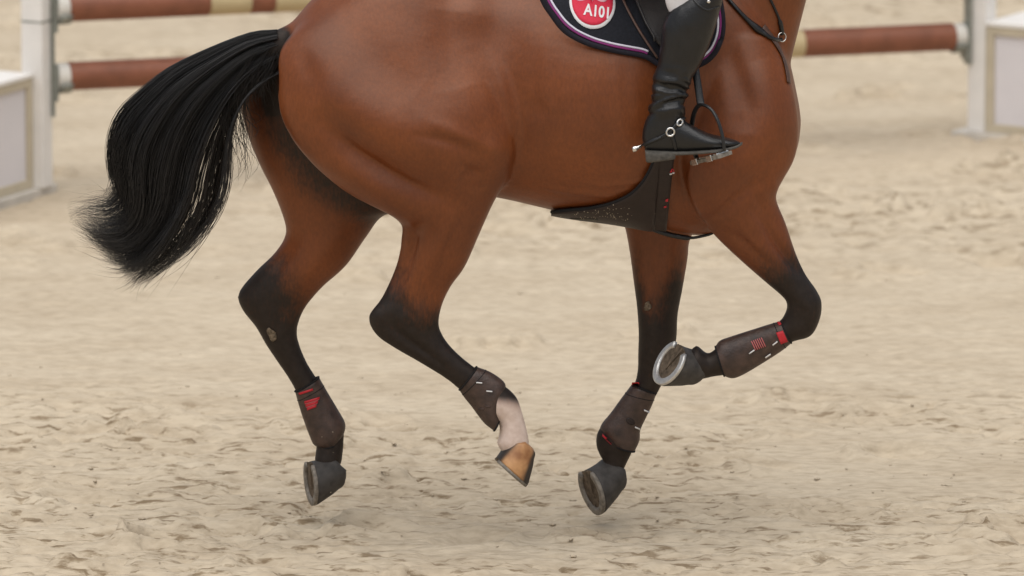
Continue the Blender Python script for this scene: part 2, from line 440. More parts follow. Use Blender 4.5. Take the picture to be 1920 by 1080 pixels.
far_fore = loft([
    (1420, 200, 1230, 200, .10, .09), (1375, 330, 1185, 330, .13, .09), (1318, 410, 1168, 402, .14, .08), (1294, 450, 1174, 438, .14, .07),
    (1290, 484, 1181, 478, .14, .062), (1280, 542, 1188, 530, .14, .054), (1271, 590, 1194, 576, .14, .05), (1269, 632, 1197, 624, .14, .049),
    (1262, 668, 1196, 664, .14, .043), (1250, 700, 1195, 696, .14, .034), (1238, 728, 1188, 721, .14, .03), (1222, 757, 1168, 748, .14, .03),
    (1208, 783, 1147, 776, .14, .032), (1197, 808, 1122, 806, .14, .037), (1192, 830, 1117, 831, .14, .038), (1184, 851, 1124, 853, .14, .034),
    (1173, 873, 1132, 868, .14, .034), (1163, 896, 1122, 880, .14, .042), (1148, 905, 1122, 897, .14, .03)], 5, 32)
near_fore = loft([
    (1450, 60, 1320, 60, -.10, .085), (1484, 150, 1288, 140, -.135, .105), (1498, 230, 1270, 220, -.155, .112), (1492, 290, 1270, 300, -.162, .112),
    (1470, 334, 1284, 362, -.166, .102), (1455, 368, 1316, 412, -.167, .086), (1474, 419, 1345, 447, -.163, .07), (1493, 476, 1386, 486, -.16, .06),
    (1511, 515, 1432, 526, -.158, .053), (1531, 544, 1466, 555, -.155, .049), (1541, 568, 1475, 568, -.155, .049), (1537, 600, 1474, 582, -.155, .047),
    (1520, 630, 1464, 600, -.155, .041), (1486, 641, 1450, 608, -.155, .034), (1450, 662, 1425, 617, -.155, .03), (1415, 683, 1395, 627, -.155, .031),
    (1385, 700, 1362, 638, -.155, .036), (1360, 703, 1344, 652, -.155, .038), (1338, 706, 1328, 663, -.155, .034), (1315, 711, 1318, 657, -.155, .042),
    (1300, 714, 1306, 648, -.155, .045), (1285, 705, 1292, 660, -.155, .03)], 5, 32)
dock = loft([(580, 20, 570, 110, 0, .06), (530, 50, 530, 118, 0, .045), (480, 72, 492, 122, 0, .034), (430, 98, 450, 135, 0, .024), (395, 120, 410, 145, 0, .01)], 4, 20)
V, F = join([trunk, neck, head, *ears, near_hind, far_hind, far_fore, near_fore, dock])
V, F, E = voxel(V, F, .0065)
px, py = toPX(V)
near = V[:, 1] < 0
# lower legs are smoothed less than the trunk so that they keep their bone
low = np.zeros(len(V))
low = np.maximum(low, sstep(400, 560, py))
low = np.maximum(low, (px > 1600) * 1.0 * sstep(-100, -200, py))
w = .5 * (1 - low) + .12 * low
V = smooth_v(V, E, 9, w)
V = smooth_v(V, E, 45, .5 * sstep(190, 90, py) * sstep(1000, 900, px) * sstep(520, 570, px))
N = normals(V, F)
if (N[:, 0] * (V[:, 0] - V[:, 0].mean())).mean() < 0: N = -N
px, py = toPX(V)
def face(n): return sstep(.05, .55, -n[:, 1])
def bulge(cx, cy, sx, sy, rot, amp):
    c, s = math.cos(R(rot)), math.sin(R(rot))
    u = (px - cx) * c + (py - cy) * s; v = -(px - cx) * s + (py - cy) * c
    return amp * np.exp(-.5 * ((u / sx) ** 2 + (v / sy) ** 2))
def groove(pts, sig, amp, taper=True):
    d, t = polydist(px, py, pts)
    k = np.sin(np.pi * np.clip(t, .02, .98)) ** .6 if taper else 1
    return amp * k * np.exp(-.5 * (d / sig) ** 2)
def ledge(pts, hi_side, up, fall_up, down, fall_down, edge):
    """border where one muscle lies over its neighbour: hi_side +1 raises the left side of a line running down the picture"""
    pts = crom(pts, 5); dst, t = polydist(px, py, pts)
    i = np.clip((t * (len(pts) - 1)).astype(int), 0, len(pts) - 2); a = pts[i]; dd = pts[i + 1] - a
    sd_ = np.sign(dd[:, 0] * (py - a[:, 1]) - dd[:, 1] * (px - a[:, 0])) * dst * hi_side
    k = np.sin(np.pi * np.clip(t, .0, 1)) ** .7 * sstep(0, .45, t)
    hi = sstep(-edge, edge, sd_)
    return k * (up * hi * np.exp(-np.clip(sd_, 0, None) / fall_up) - down * (1 - hi) * np.exp(-np.clip(-sd_, 0, None) / fall_down))
D = np.zeros(len(V))
D += ledge([(908, 62), (928, 100), (948, 150), (961, 200), (968, 245), (966, 285), (948, 330)], 1, .008, 70, .008, 55, 13)
D += ledge([(590, 215), (645, 262), (700, 300), (765, 338), (850, 372)], -1, .006, 50, .006, 26, 10)
D += ledge([(1300, 225), (1286, 290), (1291, 350), (1318, 412)], -1, .009, 45, .011, 34, 9)
# hindquarter of the near side
D += groove([(585, 205), (640, 255), (700, 298), (765, 336), (850, 372)], 20, -.013)
D += groove([(545, 235), (610, 295), (680, 342), (760, 385), (830, 420)], 24, .012)
D += bulge(735, 240, 100, 42, 28, .020) + bulge(860, 230, 45, 60, -10, .010)
D += bulge(600, 130, 80, 60, 20, .006)
D += groove([(795, 225), (850, 250), (905, 275), (945, 285)], 9, .004)
D += groove([(800, 245), (850, 270), (905, 295)], 10, -.0035)
D += bulge(885, 325, 18, 12, 20, -.005) + bulge(930, 285, 20, 24, 0, .006)
D += groove([(850, 20), (840, 90), (860, 170)], 30, -.006) + bulge(890, 15, 35, 28, 0, .010)
D += groove([(640, 40), (700, 110), (790, 170)], 30, -.004)
D += groove([(800, 400), (775, 450), (750, 510), (735, 560)], 9, -.008)
D += groove([(850, 420), (815, 480), (795, 540)], 12, .005)
D += groove([(870, 400), (838, 470), (815, 530)], 7, -.004)
D += bulge(775, 595, 22, 16, 30, .005) + groove([(725, 600), (760, 640), (810, 670)], 7, -.004)
for ln_, sg, am in (([(610, 232), (650, 263), (700, 300), (765, 338), (835, 368)], 9, -.003), 
                    ([(640, 300), (700, 338), (780, 372)], 12, .004), ([(560, 200), (575, 250), (620, 300)], 10, -.003), ([(1440, 330), (1462, 372), (1480, 430)], 7, .003), ([(1405, 340), (1420, 375), (1455, 440)], 7, -.004),
                    ([(860, 300), (880, 318), (905, 322)], 5, -.004), ([(870, 345), (895, 352), (915, 340)], 6, -.003), ([(770, 250), (840, 262), (900, 282)], 6, -.003),
                    ([(760, 410), (775, 450), (768, 500), (750, 545)], 5, -.004), ([(560, 90), (590, 150), (585, 200)], 14, -.004), ([(1310, 420), (1345, 400), (1400, 350)], 5, -.003),
                    ([(1400, 380), (1440, 430), (1490, 500)], 5, -.004), ([(1360, 430), (1400, 455), (1445, 500)], 5, -.003), ([(1350, 250), (1360, 300), (1350, 350)], 12, -.004)):
    D += groove(ln_, sg, am)
# barrel and flank
D += groove([(975, 300), (1060, 335), (1180, 330)], 22, -.003)
for k in range(7):
    D += groove([(984 + 6 * k, 175 + 3 * k), (987 + 6 * k, 205), (991 + 6 * k, 235 - 3 * k)], 2.4, -.0016)
for k in range(6):
    D += groove([(1010 + 34 * k, 60), (1000 + 34 * k, 160), (1015 + 34 * k, 250)], 9, -.0012)
# shoulder and foreleg
D += groove([(1362, 80), (1385, 150), (1402, 205), (1398, 255)], 16, -.008)
D += groove([(1420, 110), (1445, 180), (1460, 250)], 22, .004)
D += groove([(735, 612), (790, 655), (850, 702)], 5, -.004) + bulge(706, 592, 14, 14, 0, .004) + bulge(800, 585, 16, 22, 20, .004) + groove([(745, 560), (770, 590), (768, 625)], 8, -.004)
D += bulge(935, 60, 32, 60, -15, -.010)
D += groove([(1452, 335), (1410, 345), (1372, 375), (1345, 408)], 11, -.007)
D += bulge(1345, 325, 34, 55, 10, .014) + bulge(1430, 250, 38, 60, -15, .010) + bulge(1300, 200, 50, 80, 0, -.004)
D += groove([(1430, 425), (1455, 460), (1485, 495), (1508, 520)], 7, -.007)
D += groove([(1395, 400), (1425, 450), (1470, 505)], 15, .006)
D += bulge(1500, 568, 20, 14, 60, .004) + groove([(1490, 560), (1505, 585), (1500, 610)], 6, -.003)
D += groove([(1470, 270), (1440, 310), (1400, 330)], 14, -.004)
# superficial veins
for vein in ([(840, 395), (860, 430), (845, 470), (820, 500)], [(1010, 350), (1070, 362), (1140, 368), (1190, 350)], [(880, 300), (850, 335), (860, 372)],
             [(1375, 400), (1400, 440), (1440, 480)], [(1240, 330), (1180, 345), (1110, 350)]):
    D += groove(vein, 3.2, .0022)
D *= 1.85 * face(N)
# far legs, seen on their inner side
Df = np.zeros(len(V))
Df += groove([(560, 440), (530, 490), (500, 540)], 9, -.007) + groove([(625, 440), (585, 500), (545, 555)], 12, .005)
Df += groove([(1215, 430), (1222, 500), (1225, 560)], 8, -.005) + groove([(1255, 430), (1250, 500), (1240, 570)], 12, .006)
Df *= sstep(.02, .10, V[:, 1]) * face(N)
D = D * sstep(.03, -.05, V[:, 1]) + Df
V = V + N * D[:, None]
V = smooth_v(V, E, 2, .3)

px, py = toPX(V)
yy = V[:, 1]
wob = 26 * fbm(px / 60, py / 60, 9, 4, .6)
nh = (yy < 0) & (px < 1100); fh = (yy >= 0) & (px < 900); nf = (yy < 0) & (px >= 1100); ff = (yy >= 0) & (px >= 900)
blk = np.zeros(len(V))
d = ((px - 742) * -.84 + (py - 448) * .55) + wob
blk = np.where(nh, np.maximum(.96 * sstep(-30, 75, d) * sstep(400, 500, py), sstep(535, 640, py + wob)), blk)
d = ((px - 528) * -.86 + (py - 452) * .52) + wob
blk = np.where(fh, np.maximum(.96 * sstep(-30, 80, d) * sstep(405, 500, py), sstep(515, 625, py + wob)), blk)
dn = (px - 1450) * .45 + (py - 500) * .88 + wob
blk = np.where(nf, np.maximum(sstep(-75, 50, dn) * sstep(400, 480, py), sstep(585, 605, py)), blk)
edge = np.minimum(np.abs(px - 1192), np.abs(px - 1272))
blk = np.where(ff, sstep(490, 630, py + 1.5 * wob + 60 * np.exp(-(edge / 16) ** 2)), blk)
tail_d, _ = polydist(px, py, [(522, 75), (500, 130), (512, 205)])
blk = np.maximum(blk, sstep(34, 10, tail_d + wob * .4) * (px < 560) * sstep(.19, .10, np.abs(yy)))
blk = np.maximum(blk, ((px < 520) & (py < 150)) * 1.0)
blk = np.maximum(blk, sstep(-330, -400, py) * .0)
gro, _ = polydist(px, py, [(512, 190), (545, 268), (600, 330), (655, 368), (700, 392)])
blk = np.maximum(blk, .8 * sstep(74, 4, gro + wob * .5) * (yy > -.07) * (yy < .2) * (px < 730))  # groin: dark skin, plus the shade between the thighs painted into the mask
wht = nh * sstep(742, 768, py - .15 * (px - 950)) * (px > 905)
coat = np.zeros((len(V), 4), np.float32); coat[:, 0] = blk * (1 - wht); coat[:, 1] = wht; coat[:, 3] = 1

horse = thing('horse', (0, 0, 0), 'bay horse with black legs and tail cantering across the sand', 'horse')
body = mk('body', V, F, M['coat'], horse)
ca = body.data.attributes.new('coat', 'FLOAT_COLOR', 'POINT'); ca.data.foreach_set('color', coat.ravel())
BODY = BVHTree.FromPolygons([tuple(v) for v in V], F)

def shoot(qx, qy, bvh=None, y=None):
    """walk along the view direction of a pixel until the surface it lies on"""
    o = Vector(P(qx, qy, -2)); d = (Vector(P(qx, qy, 0)) - o).normalized()
    h = (bvh or BODY).ray_cast(o, d)
    return h[0], h[1]
def safe(qx, qy, bvh=None, y=-.15):
    l, n = shoot(qx, qy, bvh)
    if l is None: return Vector(P(qx, qy, y)), Vector((0, -1, 0))
    if n.y > 0: n = -n
    return l, n

def patch(name, fn, nu, nv, m, parent, bvh=None, off=.002, y=-.15):
    """thin print or badge that lies on a surface; fn(u,v)->pixel"""
    Vp = []
    for i in range(nu + 1):
        for j in range(nv + 1):
            l, n = safe(*fn(i / nu, j / nv), bvh, y); Vp.append(l + n * off)
    Fp = [(i * (nv + 1) + j, (i + 1) * (nv + 1) + j, (i + 1) * (nv + 1) + j + 1, i * (nv + 1) + j + 1) for i in range(nu) for j in range(nv)]
    o = mk(name, Vp, Fp, m, parent)
    s = o.modifiers.new('thick', 'SOLIDIFY'); s.thickness = .0012; s.offset = 0
    return o
def quad(a, b, c, d):
    a, b, c, d = map(np.array, (a, b, c, d))
    return lambda u, v: tuple((a * (1 - u) + b * u) * (1 - v) + (d * (1 - u) + c * u) * v)
def disc(cx, cy, rx, ry, rot=0, rag=0):
    c, s = math.cos(R(rot)), math.sin(R(rot))
    def f(u, v):
        a = 2 * math.pi * v; r = (.02 + .98 * u) * (1 + rag * (math.sin(3 * a + 1) + .7 * math.sin(5 * a + 2)))
        x, y = rx * r * math.cos(a), ry * r * math.sin(a)
        return cx + x * c - y * s, cy + x * s + y * c
    return f

def tube_mesh(pts, rad, n=10, flat=1.0, nrm=None):
    """tube along 3D points; rad a number or a list; flat squeezes it along nrm (per point normals)"""
    pts = [Vector(p) for p in pts]; m = len(pts)
    rad = [rad] * m if not isinstance(rad, (list, tuple, np.ndarray)) else rad
    rings = []; up = Vector((0, -1, .3)).normalized()
    for i in range(m):
        t = (pts[min(i + 1, m - 1)] - pts[max(i - 1, 0)]).normalized()
        u = Vector(nrm[i]) if nrm is not None else up
        u = u - t * u.dot(t)
        if u.length < 1e-4: u = Vector((1, 0, 0)) - t * t.x
        u.normalize(); s = t.cross(u); up = u
        rings.append(np.array([pts[i] + s * (math.cos(a) * rad[i]) + u * (math.sin(a) * rad[i] * flat) for a in np.linspace(0, 2 * math.pi, n, endpoint=False)]))
    return ring_mesh(rings)
def surf_line(pts, off, bvh=None, sub=6, y=-.15):
    ev = crom(pts, sub); P3 = []; N3 = []
    for q in ev:
        l, n = safe(q[0], q[1], bvh, y); P3.append(l + n * off); N3.append(n)
    return P3, N3

# ------------------------------------------------------------------ hooves with shoes
def hoof(pos, toe, up, m, shod, parent, scale=1.0, shoe='alu'):
    t = Vector(toe).normalized(); u = Vector(up); u = (u - t * u.dot(t)).normalized(); s = u.cross(t)
    A = np.array([t, s, u]).T; o = np.array(pos)
    def W(v): return (np.asarray(v) * scale) @ A.T + o
    n = 40; ang = np.linspace(-math.pi, math.pi, n, endpoint=False)
    def outline(k, lx, wy, cx):
        c, sn = np.cos(ang), np.sin(ang)
        x = np.where(c > 0, c * lx, np.sign(c) * np.abs(c) ** .75 * lx * .80) + cx
        y = np.sign(sn) * np.abs(sn) ** .92 * wy * (1 - .12 * np.clip(-c, 0, 1))
        return x, y
    rings = []
    for z, lx, wy, cx in ((.0, .066, .062, 0), (.006, .0658, .0622, -.001), (.025, .061, .0585, -.006), (.05, .0555, .0535, -.014), (.068, .0515, .0495, -.021), (.077, .050, .048, -.024), (.083, .046, .044, -.025), (.088, .034, .034, -.025)):
        x, y = outline(0, lx, wy, cx)
        zz = np.where(x < cx, z * (1 - .38 * np.clip((cx - x) / lx, 0, 1)), z)
        rings.append(W(np.stack([x, y, zz + .0008 * np.sin(z * 900) ], 1)))
    inner = []
    for f, z in ((.80, -.001), (.74, -.003), (.35, -.0015)):
        x, y = outline(0, .066 * f, .062 * f, -.002)
        inner.append(W(np.stack([x, y, np.full(n, z)], 1)))
    rr = inner[::-1] + rings
    Vh, Fh = ring_mesh(rr)
    fm = []
    for i in range(len(rr) - 1): fm += [1 if i < 3 else 0] * n
    fm += [1, 0]
    ho = mk('hoof', Vh, Fh, [m, M['hoof_sole']], parent, True, fm)
    # frog, a V-shaped cushion in the sole
    fv = [(-.052, .017, -.008), (-.052, -.017, -.008), (.022, 0, -.005), (-.048, .022, .011), (-.048, -.022, .011), (.028, 0, .011), (-.05, 0, -.003)]
    mk('frog', W(np.array(fv)), [(0, 6, 2), (6, 1, 2), (0, 2, 5, 3), (1, 4, 5, 2), (0, 3, 6), (1, 6, 4), (3, 5, 4, 6)], M['hoof_sole'], ho, False)
    if shod:
        a2 = np.linspace(-math.pi * .80, math.pi * .80, 36); rs = []
        for a in a2:
            c, sn = math.cos(a), math.sin(a)
            d = np.array([c * (.066 if c > 0 else .060), sn * .0625])
            pr = [(.98, .0005), (1.015, -.001), (1.015, -.0085), (.985, -.0095), (.84, -.0095), (.73, -.0085), (.72, -.001), (.74, .0005)]
            rs.append(W(np.array([[d[0] * k, d[1] * k, z] for k, z in pr])))
        Vs, Fs = ring_mesh(rs)
        mk('horseshoe', Vs, Fs, M[shoe], ho)
    return ho
def amber_hoof():
    m = bpy.data.materials.new('amber_horn'); m.use_nodes = True
    nt = m.node_tree; b = nt.nodes['Principled BSDF']; L = nt.links.new
    tc = nt.nodes.new('ShaderNodeTexCoord'); n = nt.nodes.new('ShaderNodeTexNoise'); n.inputs['Scale'].default_value = 25
    L(tc.outputs['Object'], n.inputs['Vector'])
    r = nt.nodes.new('ShaderNodeValToRGB'); e = r.color_ramp.elements
    e[0].position = .32; e[0].color = (.30, .13, .05, 1); e[1].position = .66; e[1].color = (.56, .30, .13, 1)
    L(n.outputs[0], r.inputs[0])
    # dark stripe down the toe, belongs to the horn itself
    g = nt.nodes.new('ShaderNodeAttribute'); g.attribute_name = 'stripe'
    x = nt.nodes.new('ShaderNodeMix'); x.data_type = 'RGBA'; L(g.outputs['Fac'], x.inputs[0])
    L(r.outputs[0], x.inputs[6]); x.inputs[7].default_value = (.03, .022, .018, 1); L(x.outputs[2], b.inputs['Base Color'])
    b.inputs['Roughness'].default_value = .5
    return m
M['amber'] = amber_hoof()
h1 = hoof(P(1259, 681, -.175), (-.57, .05, -.82), (.73, .42, -.51), M['hoof_dark'], True, horse, 1.15, 'alu')
h2 = hoof(P(1112, 918, .12), (.30, -.05, -.95), (.84, .42, .27), M['hoof_dark'], True, horse, 1.22, 'dusty')
h3 = hoof(P(957, 880, -.155), (.74, 0, -.67), (.66, .12, .74), M['amber'], True, horse, 1.08, 'dusty')
h4 = hoof(P(586, 902, .13), (.08, -.05, -.99), (.94, .27, .10), M['hoof_dark'], True, horse, 1.15, 'dusty')
st = h3.data.attributes.new('stripe', 'FLOAT', 'POINT')
t3 = np.array([v.co[:] for v in h3.data.vertices]) - P(957, 880, -.155)
tx = t3 @ np.array(Vector((.74, 0, -.67)).normalized())
sz = t3 @ np.array(Vector((.66, .12, .74)).normalized())
st.data.foreach_set('value', np.clip(np.maximum(sstep(.036, .05, tx + .35 * sz), sstep(-.036, -.05, tx) ), 0, 1).astype(np.float32))

# chestnuts (horny plates) on the inner legs
patch('chestnut', disc(1215, 574, 6.5, 9, 10, .12), 4, 14, M['chestnut'], horse, off=.003, y=.1)
patch('chestnut', disc(510, 627, 7, 14, -28, .12), 4, 14, M['chestnut'], horse, off=.003, y=.1)

# ------------------------------------------------------------------ tail: strands between guide locks
guides = [
    [(520, 58), (467, 66), (394, 97), (321, 137), (268, 184), (234, 226), (218, 275), (219, 325), (226, 358), (204, 384), (166, 388), (128, 398)],
    [(520, 66), (462, 80), (396, 116), (334, 160), (288, 212), (258, 265), (246, 320), (248, 365), (234, 402), (198, 418), (164, 410), (134, 400)],
    [(521, 76), (464, 95), (404, 136), (350, 186), (311, 245), (288, 305), (280, 360), (266, 410), (236, 442), (200, 446), (172, 430), (150, 414)],
    [(522, 88), (468, 110), (414, 154), (368, 210), (335, 275), (317, 340), (304, 395), (280, 440), (248, 470), (216, 474), (192, 460), (174, 446)],
    [(523, 100), (474, 124), (426, 170), (386, 232), (359, 300), (344, 365), (326, 415), (300, 458), (270, 492), (245, 508), (228, 515), (216, 516)],
    [(524, 112), (480, 138), (438, 184), (404, 248), (384, 315), (370, 378), (348, 425), (318, 466), (286, 500), (262, 522), (248, 535), (238, 546)],
    [(525, 124), (486, 148), (450, 190), (424, 252), (412, 318), (402, 372), (380, 418), (348, 456), (314, 488), (286, 510), (266, 526), (250, 540)],
    [(526, 140), (494, 158), (462, 186), (440, 232), (434, 290), (430, 342), (414, 388), (388, 424), (356, 456), (326, 480), (300, 500), (282, 514)],
]
guides = np.array(guides, float)
GS = np.stack([crom(g, 3) for g in guides])          # guide, step, 2
NG, NSTEP = GS.shape[0], GS.shape[1]
tv, tf = [], []; off = 0
rt = np.random.RandomState(11)
def strand(line3, r0):
    global off
    m = len(line3)
    t = np.gradient(line3, axis=0); t /= np.linalg.norm(t, axis=1, keepdims=True) + 1e-9
    s = np.cross(t, [0, 1, 0]); s /= np.linalg.norm(s, axis=1, keepdims=True) + 1e-9
    b = np.cross(t, s)
    rad = r0 * np.clip(np.minimum(1, (1 - np.linspace(0, 1, m)) * 3.2), .12, 1)[:, None]
    rg = np.stack([line3 + s * rad, line3 - s * rad * .5 + b * rad * .87, line3 - s * rad * .5 - b * rad * .87], 1)
    tv.append(rg.reshape(-1, 3))
    i = np.arange(m - 1)[:, None] * 3
    for k in range(3):
        q = np.concatenate([i + k, i + (k + 1) % 3, i + 3 + (k + 1) % 3, i + 3 + k], 1) + off
        tf.append(q)
    off += m * 3
NL = 58
locks = [((rt.uniform(-.15, 4.5) if rt.rand() < .86 else rt.uniform(4.5, NG - 1.2)), rt.normal(0, 1), rt.uniform(0, 6.28, 4), rt.uniform(.9, 1.06)) for _ in range(NL)]
for li, (lg, ld, ph, le) in enumerate(locks):
    for k in range(88 if lg < 4.5 else 30):
        g = np.clip(lg + rt.normal(0, .24 if lg < 4.0 else .10), -.35, NG - .55)
        g0 = int(np.clip(math.floor(g), 0, NG - 2)); fr = g - g0
        q = GS[g0] * (1 - fr) + GS[g0 + 1] * fr
        ss = np.linspace(0, 1, NSTEP)
        d2 = np.gradient(q, axis=0); nrm = np.stack([-d2[:, 1], d2[:, 0]], 1); nrm /= np.linalg.norm(nrm, axis=1, keepdims=True) + 1e-9
        amp = (4 + 9 * ss) * ss
        wobl = amp * (np.sin(ss * 7 + ph[0]) * .8 + np.sin(ss * 13 + ph[1] + k * .03) * .35) + rt.normal(0, 1) * 7 * ss ** 1.5 + rt.normal(0, .8) * 5 * ss * np.sin(ss * 9 + rt.uniform(0, 6.28))
        if rt.rand() < .10: wobl += rt.normal(0, 1) * 24 * ss ** 2
        q = q + nrm * wobl[:, None]
        dep = np.clip(ld, -1.8, 1.8) * (.022 + .035 * np.sin(np.pi * np.clip(ss * 1.0, 0, 1)) + .01 * ss) + rt.normal(0, .006) * (1 + ss) + .012 * np.sin(ss * 6 + ph[2]) * ss
        ln = max(6, int(NSTEP * min(1, le * rt.uniform(.82, 1.0) if rt.rand() < .85 else rt.uniform(.5, .85))))
        L3 = np.array([P(q[i, 0], q[i, 1], dep[i]) for i in range(ln)])
        strand(L3, rt.uniform(.0005, .0010))
# hair that falls from the underside of the dock across the gap, and loose strands inside the tail
for k in range(320):
    sx = rt.uniform(452, 527); sy = 92 + (527 - sx) * .25 + rt.uniform(-12, 26)
    L = rt.uniform(.35, 1)
    end = (sx - rt.uniform(-6, 46), sy + 50 + rt.uniform(0, 60) * L)
    c = crom([(sx, sy), (sx - 10, sy + 22), ((sx + end[0]) / 2 - 12, (sy + end[1]) / 2 + 12), end], 4)
    dp = rt.normal(0, .025)
    strand(np.array([P(a, b, dp - .02) for a, b in c]), rt.uniform(.0007, .0012))
for k in range(90):
    sx = rt.uniform(418, 470); sy = rt.uniform(150, 185); e = rt.uniform(.4, 1)
    c = crom([(sx, sy), (sx - 6, sy + 50 * e), (sx - 2 + rt.normal(0, 6), sy + 100 * e), (sx + 8 + rt.normal(0, 10), sy + 150 * e), (sx - 4 + rt.normal(0, 12), sy + 190 * e)], 4)
    dp = rt.normal(-.02, .03)
    strand(np.array([P(a, b, dp) for a, b in c]), rt.uniform(.0005, .0009))
tail = mk('tail', np.vstack(tv), np.vstack(tf).tolist(), M['hair'], horse)

# mane along the crest and eyes (above the frame)
tv, tf, off = [], [], 0
cr = crom([(1320, -86), (1385, -148), (1455, -228), (1528, -322), (1602, -402), (1660, -436)], 30)
for k in range(len(cr)):
    for j in range(5):
        a, b = cr[k] + rt.normal(0, 2, 2)
        c = crom([(a, b), (a - 6, b - 6), (a - 4 + rt.normal(0, 3), b + 30), (a + 8 + rt.normal(0, 4), b + 75 + rt.uniform(-15, 15))], 3)
        dd = np.linspace(0, -.115, len(c)) - .01
        strand(np.array([P(u, v, dd[i]) for i, (u, v) in enumerate(c)]), .0012)
mk('mane', np.vstack(tv), np.vstack(tf).tolist(), M['hair'], horse)
for s in (-1, 1):
    Vv, Ff = loft([(1741, -372, 1737, -372, s * .088, .003), (1750, -362, 1728, -378, s * .088, .016), (1752, -356, 1726, -384, s * .088, .018), (1748, -352, 1732, -386, s * .088, .003)], 3, 12)
    mk('eye', Vv, Ff, M['helmet'], horse)

# ------------------------------------------------------------------ leg boots
def leg_boot(name, rows, yc, label, group, grow=.004, strap=None):
    rr = [(*r[:4], yc, r[4]) for r in rows]
    Vb, Fb = loft(rr, 5, 36, 2.1)
    root = thing(name, np.mean(Vb, axis=0), label, 'horse boot', group)
    n = 36; Fb = Fb[:-2]                       # open at both ends: it wraps the leg
    sh = mk('shell', Vb, Fb, M['boot_shell'], root)
    s = sh.modifiers.new('thick', 'SOLIDIFY'); s.thickness = .004; s.offset = -1
    b = BVHTree.FromPolygons([tuple(v) for v in Vb], Fb)
    # soft lining that shows as a dark rim at both ends
    for e in (0, len(rows) - 1):
        k = e * 5; ring = Vb[k * n:(k + 1) * n]
        Vt, Ft = tube_mesh([*ring, ring[0], ring[1]], .0026, 8)
        mk('lining', Vt, Ft, M['neoprene'], root)
    for e in (3,):
        ring = Vb[e * n:(e + 1) * n]; c = ring.mean(0)
        mk('seam', *tube_mesh([c + (q - c) * 1.005 for q in [*ring, ring[0]]], .0011, 6), M['neoprene'], root)
    return root, b
nf_boot, nfb = leg_boot('tendon_boot', [(1464, 602, 1484, 643, .036), (1440, 609, 1464, 659, .037), (1402, 621, 1428, 682, .038), (1368, 632, 1394, 702, .042), (1350, 639, 1374, 709, .044), (1341, 650, 1358, 705, .042)],
                        -.155, 'dark brown tendon boot on the folded foreleg, red prints and white stitches', 'leg boots on the horse')
ff_boot, ffb = leg_boot('tendon_boot', [(1186, 719, 1231, 737, .034), (1164, 748, 1223, 759, .035), (1146, 773, 1211, 784, .037), (1127, 797, 1201, 806, .042), (1128, 810, 1199, 826, .044), (1148, 832, 1190, 846, .042)],
                        .14, 'dark brown tendon boot with red lower edge on the straight foreleg', 'leg boots on the horse')
fh_boot, fhb = leg_boot('fetlock_boot', [(553, 734, 598, 707, .034), (561, 762, 614, 735, .035), (570, 790, 633, 767, .039), (579, 814, 647, 793, .044), (588, 833, 645, 813, .044), (602, 839, 634, 832, .036)],
                        .15, 'dark brown hind boot with striped red badge above an all-black hoof', 'leg boots on the horse')
nh_boot, nhb = leg_boot('fetlock_boot', [(861, 731, 894, 688, .035), (871, 746, 922, 699, .036), (884, 762, 947, 719, .040), (895, 777, 944, 740, .043), (909, 794, 936, 764, .043), (926, 807, 937, 786, .036)],
                        -.15, 'dark brown hind boot above the white pastern', 'leg boots on the horse')
patch('red_badge', quad((1455, 624), (1468, 620), (1477, 640), (1464, 645)), 5, 5, M['red'], nf_boot, nfb)
patch('red_rim', quad((1457, 605), (1466, 600), (1470, 606), (1461, 611)), 4, 4, M['red'], nf_boot, nfb)
for k in range(6):
    a = (1408 + 3.7 * k, 640 - 1.3 * k)
    patch('printed_bar', quad(a, (a[0] + 1.7, a[1] - .8), (a[0] + 9.7, a[1] + 16), (a[0] + 8, a[1] + 17)), 2, 4, M['redfade'], nf_boot, nfb)
for (a, b) in (((1404, 662), (1414, 655)), ((1448, 646), (1457, 639)), ((1434, 669), (1444, 662))):
    patch('stitch', quad(a, b, (b[0] + 1, b[1] + 2), (a[0] + 1, a[1] + 2)), 3, 1, M['white_print'], nf_boot, nfb, .003)
patch('red_rim', quad((1185, 717), (1198, 717), (1199, 722), (1185, 723)), 4, 2, M['red'], ff_boot, ffb, .003, .1)
patch('red_rim', quad((1131, 812), (1149, 829), (1146, 833), (1129, 817)), 6, 2, M['red'], ff_boot, ffb, .004, .1)
for q in (((1207, 767), (1217, 771)), ((1190, 799), (1199, 803))):
    patch('stitch', quad(q[0], q[1], (q[1][0], q[1][1] + 3), (q[0][0], q[0][1] + 3)), 3, 1, M['white_print'], ff_boot, ffb, .003, .1)
patch('embossed_badge', disc(1182, 790, 9, 6, 30), 3, 14, M['guard'], ff_boot, ffb, .002, .1)
patch('red_rim', quad((561, 736), (586, 728), (587, 732), (562, 740)), 6, 2, M['red'], fh_boot, fhb, .003, .1)
for k in range(3):
    y0 = 752 + 6.2 * k; xa, xb = 571 + 2.5 * k, 599 - 2.8 * k
    patch('badge_stripe', quad((xa, y0), (xb, y0 - 8 + k), (xb - .6, y0 - 3 + k), (xa + .6, y0 + 4.6)), 4, 2, M['red'], fh_boot, fhb, .003, .1)
    if k < 2: patch('badge_gap', quad((xa + 1, y0 + 4.7), (xb - 1, y0 - 3 + k), (xb - 1.6, y0 - 1.6 + k), (xa + 1.6, y0 + 6)), 4, 1, M['redfade'], fh_boot, fhb, .003, .1)
for q in ((893, 716), (912, 732), (909, 760), (897, 765)):
    patch('stitch', quad((q[0], q[1]), (q[0] + 11, q[1] + 1), (q[0] + 11, q[1] + 3.5), (q[0], q[1] + 2.5)), 3, 1, M['white_print'] if q[1] < 740 else M['boot_shell'], nh_boot, nhb, .003)

